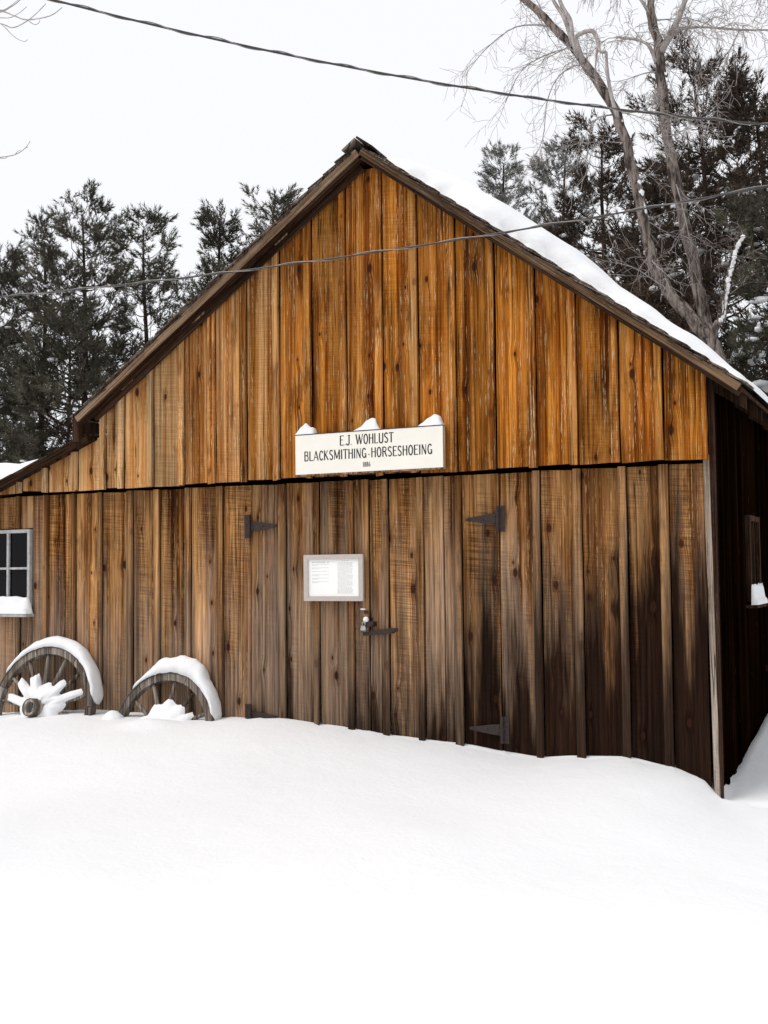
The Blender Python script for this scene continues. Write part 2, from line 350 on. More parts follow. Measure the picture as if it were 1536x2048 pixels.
UJ = [-4.35, -4.02, -3.71, -3.41, -3.146, -2.868, -2.555, -2.277, -2.093, -1.813, -1.521, -1.238, -.957, -.673, -.400, -.119, .169, .441, .723, 1.004, 1.286, 1.563, 1.837, 2.112, 2.379]
Y_UP = -0.10
gable = part_empty('gable_wall', shop)
GZ = 2.174
for a, b in zip(UJ, UJ[1:]):
    lo, hi = a + (.008 if a > -4.3 else 0), b - (.016 if b < 2.3 else 0)
    if b <= -2.27:
        tl, tr = lean_under(lo) + .02, lean_under(hi) + .02
        if tr < 2.22: continue
        tl = max(tl, 2.195)
    else:
        tl, tr = roof_under(lo) + .02, roof_under(hi) + .02
    if lo < RIDGE_X < hi: tl = tr = min(tl, tr) + 0.03
    plank('plank', lo, hi, GZ + rng.uniform(-.006, .010), tl, tr, Y_UP, .024, M['gable'], gable)
for a in UJ[1:-1]:
    top = (lean_under(a - .05) if a < -2.28 else min(roof_under(a - .05), roof_under(a))) + .01
    if abs(a + 2.277) < .01: top = roof_under(-2.33) + .01
    if top < 2.24: continue
    wd = rng.uniform(.040, .056)
    plank('batten', a - wd, a + rng.uniform(-.002, .002), GZ - .004 + rng.uniform(-.006, .008), top, top, Y_UP - .0265, .026, M['gable_batten'], gable, 4, .002)
# frieze boards under the rake, on the gable face
def board(name, p0, p1, width, thick, ynear, mat, parent, side=1, seg=3):
    """board lying in an X-Z plane from p0 to p1 (lower edge line), front face at y=ynear"""
    p0 = Vector((p0[0], ynear, p0[1])); p1 = Vector((p1[0], ynear, p1[1]))
    zax = (p1 - p0).normalized(); yax = Vector((0, 1, 0)); xax = yax.cross(zax)
    if xax.z < 0: xax = -xax
    L = (p1 - p0).length
    m = Matrix((xax, zax.cross(xax), zax)).transposed().to_4x4(); m.translation = p0
    sgn = 1 if m.col[1][1] > 0 else -1
    V = []; F = []
    for i in range(seg + 1):
        t = i / seg; j = rng.uniform(-.002, .002)
        for (xx, yy) in ((j, 0), (width + j, 0), (width + j, thick * sgn), (j, thick * sgn)): V.append((xx, yy, t * L))
    for i in range(seg):
        for k in range(4): F.append((i * 4 + k, i * 4 + (k + 1) % 4, i * 4 + 4 + (k + 1) % 4, i * 4 + 4 + k))
    F.append((3, 2, 1, 0)); F.append(tuple(seg * 4 + k for k in range(4)))
    return mk_local(name, V, F, mat, parent, m)
board('frieze_board', (-2.335, roof_under(-2.335) - .075), (RIDGE_X - .02, roof_under(RIDGE_X) - .09), .05, .022, Y_UP - .052, M['dark_trim'], gable)

lower = part_empty('front_wall', shop)
def low_top(x): return min(2.152, lean_under(x) + .02) if x < -2.3 else 2.152 + rng.uniform(-.006, .006)
def lowplank(a, b, zb=-.15, zt=None):
    tl, tr = (low_top(a), low_top(b)) if zt is None else (zt, zt)
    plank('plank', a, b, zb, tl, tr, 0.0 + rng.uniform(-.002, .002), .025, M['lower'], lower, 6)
def lbat(c, wd, mat=None, par=None, zb=-.12, zt=2.155, yf=-.0265, th=.024):
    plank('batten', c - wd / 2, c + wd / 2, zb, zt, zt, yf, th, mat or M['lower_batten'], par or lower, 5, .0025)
def bays(x0, x1, bats):
    """planks between battens: each starts a finger's gap right of its batten and ends under the next"""
    edges = [x0] + [c + wd / 2 + .007 for c, wd in bats]; ends = [c - .006 for c, wd in bats] + [x1]
    return list(zip(edges, ends))
LB = [(-2.682, .034), (-2.406, .030), (-2.112, .050), (-1.846, .050), (-1.553, .045), (-1.262, .055)]
for a, b in bays(-2.96, -.992, LB): lowplank(a, b)
lowplank(-4.35, -4.05); lowplank(-4.045, -3.842); lowplank(-3.118, -2.976)
for c, d in ((-3.84, -3.55), (-3.548, -3.274), (-3.244, -3.12)):
    lowplank(c, d, 1.885); lowplank(c, d, -.15, 1.20)
RB = [(1.246, .048), (1.524, .052), (1.822, .050), (2.087, .055)]
for a, b in bays(.985, 2.335, RB): lowplank(a, b)
for c, wd in [(-4.05, .05), (-2.971, .036)] + LB + RB:
    lbat(c, wd, zt=min(2.155, lean_under(c) - .005) if c < -2.4 else 2.155)
for z0, z1 in ((1.885, 2.155), (-.12, 1.16)): lbat(-3.268, .035, zb=z0, zt=min(z1, lean_under(-3.29) - .005))
# corner board, leaning out at the foot
plank('corner_board', 2.337, 2.374, -.15, 2.20, 2.20, -.024, .06, M['corner'], lower, 6, .002, lean=.022)

# ---- right side wall, left side wall, back wall
side = part_empty('side_wall', shop)
def side_plank(name, y0, y1, x, zb, zt, th, mat, parent, out=1):
    m = Matrix.Rotation(math.radians(90 if out > 0 else -90), 4, 'Z'); m.translation = Vector((x, (y0 + y1) / 2, 0))
    wdt = (y1 - y0) / 2; V = []; F = []; seg = 4
    for i in range(seg + 1):
        t = i / seg; z = zb + (zt - zb) * t; j0 = rng.uniform(-.002, .002); j1 = rng.uniform(-.002, .002)
        V += [(-wdt + j0, 0, z), (wdt + j1, 0, z), (wdt + j1, th, z), (-wdt + j0, th, z)]
    for i in range(seg):
        for k in range(4): F.append((i * 4 + k, i * 4 + (k + 1) % 4, i * 4 + 4 + (k + 1) % 4, i * 4 + 4 + k))
    F.append((3, 2, 1, 0)); F.append(tuple(seg * 4 + k for k in range(4)))
    return mk_local(name, V, F, mat, parent, m)
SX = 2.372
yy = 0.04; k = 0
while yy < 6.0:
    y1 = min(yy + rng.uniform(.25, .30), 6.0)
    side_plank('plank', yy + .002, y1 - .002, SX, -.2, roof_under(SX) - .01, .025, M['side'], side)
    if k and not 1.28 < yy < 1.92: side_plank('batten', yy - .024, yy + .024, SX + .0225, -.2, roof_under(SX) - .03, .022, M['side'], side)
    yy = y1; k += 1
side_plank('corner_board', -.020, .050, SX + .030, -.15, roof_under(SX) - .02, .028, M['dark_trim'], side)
leftw = part_empty('lean_to_wall', shop)
yy = 0.03
while yy < 5.9:
    y1 = min(yy + .3, 6.0); side_plank('plank', yy + .002, y1 - .002, -4.35, -.2, lean_under(-4.35), .025, M['lower'], leftw, -1); yy = y1
backw = part_empty('back_wall', shop)
bx = [-4.35 + .286 * i for i in range(7)] + [-2.345] + [-2.345 + .2836 * i for i in range(1, 9)] + [RIDGE_X] + [RIDGE_X + .2555 * i for i in range(1, 10)]
for a, b in zip(bx, bx[1:]):
    fn_ = lean_under if b <= -2.34 else roof_under
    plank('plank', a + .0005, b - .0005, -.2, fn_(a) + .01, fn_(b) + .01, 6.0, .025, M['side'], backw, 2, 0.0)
# upper left side wall above the lean-to (in the gap under the eave)
upl = part_empty('upper_side_wall', shop)
yy = 0.0
while yy < 5.9:
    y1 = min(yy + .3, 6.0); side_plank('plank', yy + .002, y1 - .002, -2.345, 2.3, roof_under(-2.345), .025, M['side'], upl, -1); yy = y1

# ------------------------------------------------------------------ doors
def hinge(par, xj, z, d, zs=1.0):
    b = MB(); xl = xj - d * .042
    b.box(min(xl, xj - d * .004), max(xl, xj - d * .004), -.034, -.026, z - .088, z + .088)
    b.tube([(xj + d * .004, -.040, z - .088), (xj + d * .004, -.040, z + .088)], .011, 8)
    V = []; F = []
    for (t, hw) in ((.012, .038), (.10, .030), (.18, .017), (.222, .0125), (.238, .006)):
        for yv in (-.0335, -.0255): V += [(xj + d * t, yv, z - hw), (xj + d * t, yv, z + hw)]
    for i in range(4):
        a = i * 4; c = a + 4
        F += [(a, a + 1, c + 1, c), (a + 2, c + 2, c + 3, a + 3), (a + 1, a + 3, c + 3, c + 1), (a, c, c + 2, a + 2)]
    F += [(0, 2, 3, 1), (16, 17, 19, 18)]
    b.add(V, F)
    for (t, dz) in ((.03, .02), (.03, -.02), (.115, .0), (.215, 0), (-.022, .065), (-.022, -.06), (-.022, 0.01)):
        b.tube([(xj + d * t, -.039, z + dz), (xj + d * t, -.030, z + dz)], .0075, 6)
    return b.build('hinge', M['iron'], par)
doorL = part_empty('door', shop); doorR = part_empty('door', shop)
DBL = [(-.712, .052), (-.425, .042), (-.145, .045)]; DBR = [(.128, .048), (.402, .045), (.680, .055)]
for par, bats, xa, xb in ((doorL, DBL, -.986, -.006), (doorR, DBR, .006, .976)):
    for a, b in bays(xa, xb, bats):
        cuts = [(a, .572), (.580, b)] if a < .57 < b else [(a, b)]
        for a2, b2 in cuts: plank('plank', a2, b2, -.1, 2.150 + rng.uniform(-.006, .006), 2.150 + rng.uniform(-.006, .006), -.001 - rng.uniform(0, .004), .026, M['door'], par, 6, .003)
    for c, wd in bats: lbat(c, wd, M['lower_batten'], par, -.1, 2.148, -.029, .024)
hinge(doorL, -.985, 1.842, 1); hinge(doorL, -.985, .44, 1); hinge(doorR, .988, 1.842, -1); hinge(doorR, .995, .437, -1)
# hasp: slanted bar, staple block and loop
b = MB()
def slab(b, p, q, hw, y0, y1):
    p = Vector(p); q = Vector(q); t = (q - p).normalized(); n = Vector((-t[1], t[0])) * hw
    c = [p + n, p - n, q - n, q + n]
    V = [(v[0], y0, v[1]) for v in c] + [(v[0], y1, v[1]) for v in c]
    b.add(V, [(0, 1, 2, 3), (7, 6, 5, 4), (0, 4, 5, 1), (1, 5, 6, 2), (2, 6, 7, 3), (3, 7, 4, 0)])
slab(b, (-.035, 1.058), (.085, 1.071), .014, -.046, -.030)
slab(b, (.080, 1.071), (.205, 1.085), .019, -.054, -.030)
b.tube([(.19, -.045, 1.085), (.212, -.066, 1.089), (.236, -.045, 1.093)], .014, 6)
b.build('latch_bar', M['iron'], doorR)
b = MB(); b.box(-.002, .052, -.060, -.003, 1.112, 1.146); b.box(-.03, .0, -.050, -.042, 1.105, 1.135); b.tube([(.04, -.064, 1.128), (.04, -.058, 1.128)], .008, 6)
b.build('hasp', M['iron'], doorL)
b = MB(); b.box(-.045, -.012, -.008, -.0035, 1.200, 1.222); b.build('strike_plate', M['iron'], doorL)
def blob(name, c, r, seed, parent=None, amp=.25, n=2, flat=None):
    me = bpy.data.meshes.new(name)
    import bmesh
    bm = bmesh.new(); bmesh.ops.create_icosphere(bm, subdivisions=n, radius=1.0)
    for v in bm.verts:
        k = 1 + amp * nz(v.co.x * 1.6 + seed, v.co.y * 1.6, v.co.z * 1.6)
        v.co = Vector((v.co.x * r[0] * k, v.co.y * r[1] * k, v.co.z * r[2] * k))
        if flat is not None and v.co.z < flat: v.co.z = flat
    for f in bm.faces: f.smooth = True
    bm.to_mesh(me); bm.free()
    o = link(name, me, M['snow'], parent); o.location = Vector(c) - (ORG[parent] if parent else Vector((0, 0, 0)))
    return o
def snowtag(o, label): return tag(o, label, 'snow', None, 'thing')
# padlock
pl = thing('padlock', (-.020, -.062, 1.095), 'small steel padlock hanging on the door hasp', 'padlock')
b = MB()
prof = [(-.019, .0), (.019, .0), (.021, .012), (.015, .034), (-.015, .034), (-.021, .012)]
V = [(-.020 + x, -.074, 1.085 + z) for x, z in prof] + [(-.020 + x, -.052, 1.085 + z) for x, z in prof]
b.add(V, [tuple(range(6)), tuple(range(11, 5, -1))] + [(i, i + 6, (i + 1) % 6 + 6, (i + 1) % 6) for i in range(6)])
b.build('body', M['steel'], pl)
b = MB(); b.tube([(-.020 + .011 * math.cos(a), -.063, 1.125 + .02 * math.sin(a)) for a in [math.pi * i / 10 for i in range(11)]], .0038, 6)
b.build('shackle', M['steel'], pl)
snowtag(blob('snow_clump', (-.008, -.052, 1.160), (.022, .018, .020), 3.3), 'round dab of snow on top of the hasp above the padlock')
snowtag(blob('snow_clump', (-.052, -.008, 1.232), (.022, .012, .008), 5.3), 'tiny sliver of snow on the door below the notice')

# ------------------------------------------------------------------ windows
def window(par_name, parent): return part_empty(par_name, parent)
wf = part_empty('window', shop)
x0, x1, z0, z1 = -3.845, -3.130, 1.235, 1.876
MW = M['window_wood']
b = MB(); b.box(x0, x1, -.028, .03, z1 - .028, z1); b.box(x0, x0 + .026, -.028, .03, z0, z1 - .028); b.box(x1 - .026, x1, -.028, .03, z0, z1 - .028); b.box(x0 + .026, x1 - .026, -.028, .03, z0, z0 + .045)
b.build('frame', MW, wf)
cols = [x0 + .026, -3.608, -3.379, x1 - .026]
for xm in (-3.608, -3.379): MB().box(xm - .011, xm + .011, -.018, .012, z0 + .045, z1 - .028).build('mullion', MW, wf)
for i in range(3):
    MB().box(cols[i] + (.011 if i else 0), cols[i + 1] - (.011 if i < 2 else 0), -.016, .010, 1.545, 1.563).build('muntin', MW, wf)
for i in range(3):
    for za, zb in ((z0 + .045, 1.545), (1.563, z1 - .028)):
        MB().box(cols[i] + (.011 if i else 0), cols[i + 1] - (.011 if i < 2 else 0), .002, .006, za, zb).build('pane', M['glass'], wf)
MB().box(x0 - .03, x1 + .030, -.095, .0, 1.155, 1.180).build('sill', MW, wf)
def snow_ridge(name, xa, xb, y0, y1, zb, hfun, label, seed, nxs=40, nys=8, cr=None):
    V = []; F = []
    for i in range(nxs + 1):
        u = i / nxs; x = xa + (xb - xa) * u
        for j in range(nys + 1):
            v = j / nys; y = y0 + (y1 - y0) * v
            ed = min(1, (min(u, 1 - u) * (xb - xa) / .035)) ; ed = math.sqrt(max(0, 1 - (1 - ed) ** 2))
            ev = min(1, v * (y1 - y0) / .04); ev = math.sqrt(max(0, 1 - (1 - ev) ** 2))
            z = zb + max(.0, hfun(u, v)) * ed * ev * (1 + .12 * nz(x * 14 + seed, y * 14)) 
            V.append((x + .006 * nz(x * 20, y * 20 + seed), y + .006 * nz(seed, x * 16), z))
    n1 = nys + 1
    for i in range(nxs):
        for j in range(nys): F.append((i * n1 + j, (i + 1) * n1 + j, (i + 1) * n1 + j + 1, i * n1 + j + 1))
    k = len(V); V += [(x0_, y_, zb) for (x0_, y_) in ((xa, y0), (xb, y0), (xb, y1), (xa, y1))]; F.append((k, k + 3, k + 2, k + 1))
    return snowtag(mk(name, V, F, M['snow'], None, True), label)
snow_ridge('sill_snow', x0 - .02, x1 + .034, -.105, -.028, 1.181, lambda u, v: (.055 + .085 * sstep(.35, .75, v)) * (1 - .5 * sstep(.93, 1, u)), 'snow heaped on the sill of the small-paned front window', 2.2)
ws = part_empty('window', shop)
ya, yb = 1.36, 1.86
b = MB()
b.box(SX, SX + .035, ya, ya + .05, 1.25, 1.88); b.box(SX, SX + .035, yb - .05, yb, 1.25, 1.88); b.box(SX, SX + .035, ya + .05, yb - .05, 1.84, 1.88); b.box(SX, SX + .035, ya + .05, yb - .05, 1.25, 1.29)
b.build('frame', M['dark_trim'], ws)
MB().box(SX + .006, SX + .026, (ya + yb) / 2 - .012, (ya + yb) / 2 + .012, 1.29, 1.84).build('mullion', M['dark_trim'], ws)
for a_, c_ in ((ya + .05, (ya + yb) / 2 - .012), ((ya + yb) / 2 + .012, yb - .05)): MB().box(SX + .003, SX + .010, a_, c_, 1.29, 1.84).build('pane', M['glass'], ws)
MB().box(SX, SX + .075, ya - .04, yb + .03, 1.205, 1.228).build('sill', M['dark_trim'], ws)
V = []; F = []
for i in range(25):
    u = i / 24; y = ya - .04 + (yb - ya + .07) * u
    e = math.sqrt(max(0, 1 - (1 - min(1, min(u, 1 - u) * 12)) ** 2))
    for j in range(7):
        v = j / 6; ev = math.sqrt(max(0, 1 - (1 - min(1, v * 3)) ** 2))
        V.append((SX + .082 - .046 * v, y, 1.229 + (.045 + .10 * sstep(.4, .8, v)) * e * ev * (1 + .2 * nz(y * 12, v * 3))))
for i in range(24):
    for j in range(6): F.append((i * 7 + j, (i + 1) * 7 + j, (i + 1) * 7 + j + 1, i * 7 + j + 1))
snowtag(mk('sill_snow', V, F, M['snow'], None, True), 'small wedge of snow on the dark side-wall window sill')

# ------------------------------------------------------------------ roof
roof = part_empty('roof', shop)
YF, YB = -.25, 6.25
RX, RZ = RIDGE_X, 4.435
XE_L, XE_R = -2.43, 2.585
SL, SR = .685, .7395
def slope_frame(left):
    s = SL if left else SR; d = -1 if left else 1
    t = Vector((d, 0, -s)).normalized(); n = Vector((d * s, 0, 1)).normalized()
    return t, n
LEN_L = (RX - XE_L) * math.hypot(1, SL); LEN_R = (XE_R - RX) * math.hypot(1, SR)
for left in (True, False):
    t, n = slope_frame(left); L = LEN_L if left else LEN_R; o0 = Vector((RX, 0, RZ))
    # sheathing boards running front to back
    c = 0.0
    while c < L - .02:
        w2 = min(.24, L - c)
        p = o0 + t * c; q = o0 + t * (c + w2 - .004)
        V = []
        for y in (YF + .012, YB):
            V += [tuple(p + Vector((0, y, 0))), tuple(q + Vector((0, y, 0))), tuple(q + n * .020 + Vector((0, y, 0))), tuple(p + n * .020 + Vector((0, y, 0)))]
        me_m = Matrix.Rotation(0, 4, 'Z')
        mk('sheathing_board', V, [(0, 1, 2, 3), (7, 6, 5, 4), (0, 4, 5, 1), (1, 5, 6, 2), (2, 6, 7, 3), (3, 7, 4, 0)], M['dark_trim'], roof)
        c += w2
    xe = XE_L if left else XE_R
    # rake fascia, two stacked boards (lower lighter face, slim upper moulding)
    p0, p1 = (xe, RZ - (SL if left else SR) * abs(RX - xe)), (RX, RZ)
    off = .0
    board('rake_board', (p0[0], p0[1] - .022), (p1[0], p1[1] - .022), .046, .022, YF - .012, M['trim'], roof, seg=6)
    # barge rafter behind it, seen from below
    board('rafter', (p0[0], p0[1] - .05), (p1[0], p1[1] - .05), .05, .045, YF + .014, M['dark_trim'], roof)
# rafter tails along the right eave, lookout blocks under the left rake
t, n = slope_frame(False)
for i in range(9):
    y = .25 + i * .7
    p = Vector((2.36, y, roof_under(2.36))); q = Vector((XE_R - .02, y, roof_under(XE_R - .02)))
    V = []
    for dy in (-.022, .022):
        V += [(p.x, y + dy, p.z - .11), (q.x, y + dy, q.z - .09), (q.x, y + dy, q.z - .001), (p.x, y + dy, p.z - .001)]
    mk('rafter_tail', V, [(0, 1, 2, 3), (7, 6, 5, 4), (0, 4, 5, 1), (1, 5, 6, 2), (2, 6, 7, 3), (3, 7, 4, 0)], M['dark_trim'], roof)
for xb_ in (-.62, -1.35, -2.02):
    V = []
    for y in (-.235, -.09):
        for dx, dz in ((-.05, 0), (.05, 0)):
            zz = roof_under(xb_ + dx)
            V += [(xb_ + dx, y, zz - .002), (xb_ + dx, y, zz - .034)]
    mk('lookout_block', V, [(0, 2, 3, 1), (4, 5, 7, 6), (0, 1, 5, 4), (2, 6, 7, 3), (1, 3, 7, 5), (0, 4, 6, 2)], M['trim'], roof)
MB().box(-2.50, -2.435, -.235, -.17, 2.545, 2.735).build('eave_bracket', M['dark_trim'], roof)
MB().box(-2.50, -2.37, -.17, -.02, 2.62, 2.70).build('eave_bracket', M['dark_trim'], roof)
# wooden shingles: course by course; individual ones along the front edges, a joined field behind
def shingle_mesh(wd, ln=.40):
    me = bpy.data.meshes.new('shingle')
    v = [(0, 0, 0), (wd, 0, 0), (wd, ln, 0), (0, ln, 0), (0, 0, .012), (wd, 0, .013), (wd, ln, .002), (0, ln, .002)]
    # local X across (front to back), local Y up the slope
    me.from_pydata(v, [], BOXF); me.materials.append(M['shingle']); return me
SHM = [(wd, shingle_mesh(wd)) for wd in (.12, .15, .18, .22)]
EXPO = .145
field = MB()
for left in (True, False):
    t, n = slope_frame(left); L = LEN_L if left else LEN_R
    nrow = int(L / EXPO) + 1
    for r in range(nrow):
        lo = L + .035 - r * EXPO                         # slope position of the butt
        if lo < .12: break
        y = YF - .022 - rng.uniform(0, .022); i = 0
        while y < (YB if left else .9):
            wd, me = SHM[rng.randrange(4)]
            tilt = .047 + rng.uniform(-.006, .012) + (rng.uniform(0, .035) if i == 0 and rng.random() < .4 else 0)
            up = (-t * math.cos(tilt) - n * math.sin(tilt)).normalized()
            xax = Vector((0, 1, 0)) if left else Vector((0, 1, 0))
            nn = xax.cross(up)
            if nn.z < 0: nn = -nn
            base = Vector((RX, y, RZ)) + t * (lo + rng.uniform(-.012, .018)) + n * (.041 + rng.uniform(0, .003))
            m = Matrix((xax, up * min(1.0, (lo - .02) / .42), nn)).transposed().to_4x4(); m.translation = base
            if i < 2:
                o = link('shingle', me, None, roof); o.matrix_local = m
            elif left:
                wl = wd - .004
                vs = [m @ Vector(p) for p in ((0, 0, 0), (wl, 0, 0), (wl, .4, 0), (0, .4, 0), (0, 0, .012), (wl, 0, .013), (wl, .4, .002), (0, .4, .002))]
                field.add(vs, BOXF)
            y += wd + .003; i += 1
fo = field.build('shingle_field', M['shingle'], roof); fo['kind'] = 'stuff'
# ridge cap boards
for left in (True, False):
    t, n = slope_frame(left)
    y = YF - .045; j = 0
    while y < (YB if left else -.1):
        ln = .42 if j else .30
        o0 = Vector((RX, 0, RZ)) + n * (.052 if left else .054) + t * (-.038 if left else -.052)
        lenn = .125 if left else .150
        V = []
        for yv, lift in ((y, .010), (y + ln, .0)):
            for (s, h) in ((0, 0), (lenn, 0), (lenn, .016), (0, .016)):
                p = o0 + t * s + n * (h + lift); V.append((p.x, yv, p.z))
        mk('ridge_shingle', V, [(0, 1, 2, 3), (7, 6, 5, 4), (0, 4, 5, 1), (1, 5, 6, 2), (2, 6, 7, 3), (3, 7, 4, 0)], M['shingle'], roof)
        y += ln - .1; j += 1
# lean-to roof
lean = part_empty('lean_to_roof', shop)
tl = Vector((-1, 0, -.369)).normalized(); nl = Vector((-.369, 0, 1)).normalized()
P0 = Vector((-2.36, 0, lean_under(-2.36) + .004)); LL = 2.35
def lbox(y0, y1, s0, s1, h0, h1, name, mat):
    V = []
    for y in (y0, y1):
        for s, h in ((s0, h0), (s1, h0), (s1, h1), (s0, h1)):
            p = P0 + tl * s + nl * h; V.append((p.x, y, p.z))
    return mk(name, V, [(0, 1, 2, 3), (7, 6, 5, 4), (0, 4, 5, 1), (1, 5, 6, 2), (2, 6, 7, 3), (3, 7, 4, 0)], mat, lean)
for i in range(9): lbox(-.19, 6.2, i * LL / 9 + .002, (i + 1) * LL / 9 - .002, .0, .022, 'sheathing_board', M['dark_trim'])
board('rake_board', (-4.57, lean_under(-4.57) - .012), (-2.365, lean_under(-2.365) - .012), .062, .022, -.213, M['dark_trim'], lean)
for i in range(14): lbox(-.215 - rng.uniform(0, .012), 6.2, i * .165, i * .165 + .20, .028 + .006 * (i % 2), .040 + .006 * (i % 2), 'shingle_course', M['dark_trim'])

# ------------------------------------------------------------------ snow on the roofs
TS = [(0, .05), (.25, .10), (.6, .158), (1.0, .180), (1.5, .162), (2.1, .115), (2.6, .075), (2.95, .05), (3.2, .03)]
t, n = slope_frame(False)
ns, ny = 70, 60
ysn = [(-.30 + 1.3 * (i / 36) if i <= 36 else 1.0 + (YB + .05 - 1.0) * (i - 36) / 24) for i in range(61)]
V = []; F = []
for i in range(ns + 1):
    s = -.06 + (LEN_R + .07) * i / ns
    edge = -.195 + .09 * nz(s * 1.3, 4.1) + .055 * nz(s * 5, 1.1) + .02 * nz(s * 14, 2.1) + .13 * (1 - sstep(.0, .45, s)) + .05 * sstep(1.0, 1.3, s) - .03 * sstep(2.0, 2.4, s) + .05*math.exp(-((s-2.1)/.3)**2)
    for j in range(ny + 1):
        y = ysn[j]
        yy2 = max(y, edge)
        k = min(1.0, (yy2 - edge) / .22); k = math.sqrt(max(0, 1 - (1 - k) ** 2))
        e2 = min(1.0, (LEN_R + .01 - s) / .10); e2 = math.sqrt(max(0, 1 - (1 - max(0, e2)) ** 2))
        th = .050 + (interp(TS, s) * (1 + .22 * nz(s * 1.3, y * .9, 2.0)) + .018 * nz(s * 3.5, y * 4, 7.0)) * k * e2
        if s < .12: th = max(th, .055 + .055 * k)
        p = Vector((RX, yy2, RZ)) + t * s + n * th
        V.append(tuple(p))
n1 = ny + 1
for i in range(ns):
    for j in range(ny): F.append((i * n1 + j, (i + 1) * n1 + j, (i + 1) * n1 + j + 1, i * n1 + j + 1))
snowtag(mk('roof_snow', V, F, M['snow'], None, True), 'thick blanket of snow on the right slope of the gable roof')
V = []; F = []
for i in range(31):
    s = .35 + (LL - .30) * i / 30
    for j in range(31):
        y = -.20 + 6.3 * (j / 30) ** 1.6
        k = min(1, (y + .20) / .25); k = math.sqrt(max(0, 1 - (1 - k) ** 2)); e = min(1, (LL + .06 - s) / .2); e = math.sqrt(max(0, 1 - (1 - e) ** 2))
        p = P0 + tl * s + nl * .046
        topz = interp([(.35, 0), (.9, .14), (1.3, .29), (1.8, .43), (2.5, .5)], s) * (1 + .08 * nz(s * 2, y)) * k * e
        V.append((p.x, y, p.z + topz))
for i in range(30):
    for j in range(30): F.append((i * 31 + j, i * 31 + j + 1, (i + 1) * 31 + j + 1, (i + 1) * 31 + j))
snowtag(mk('roof_snow', V, F, M['snow'], None, True), 'snow drifted on the low lean-to roof at the side of the shop')

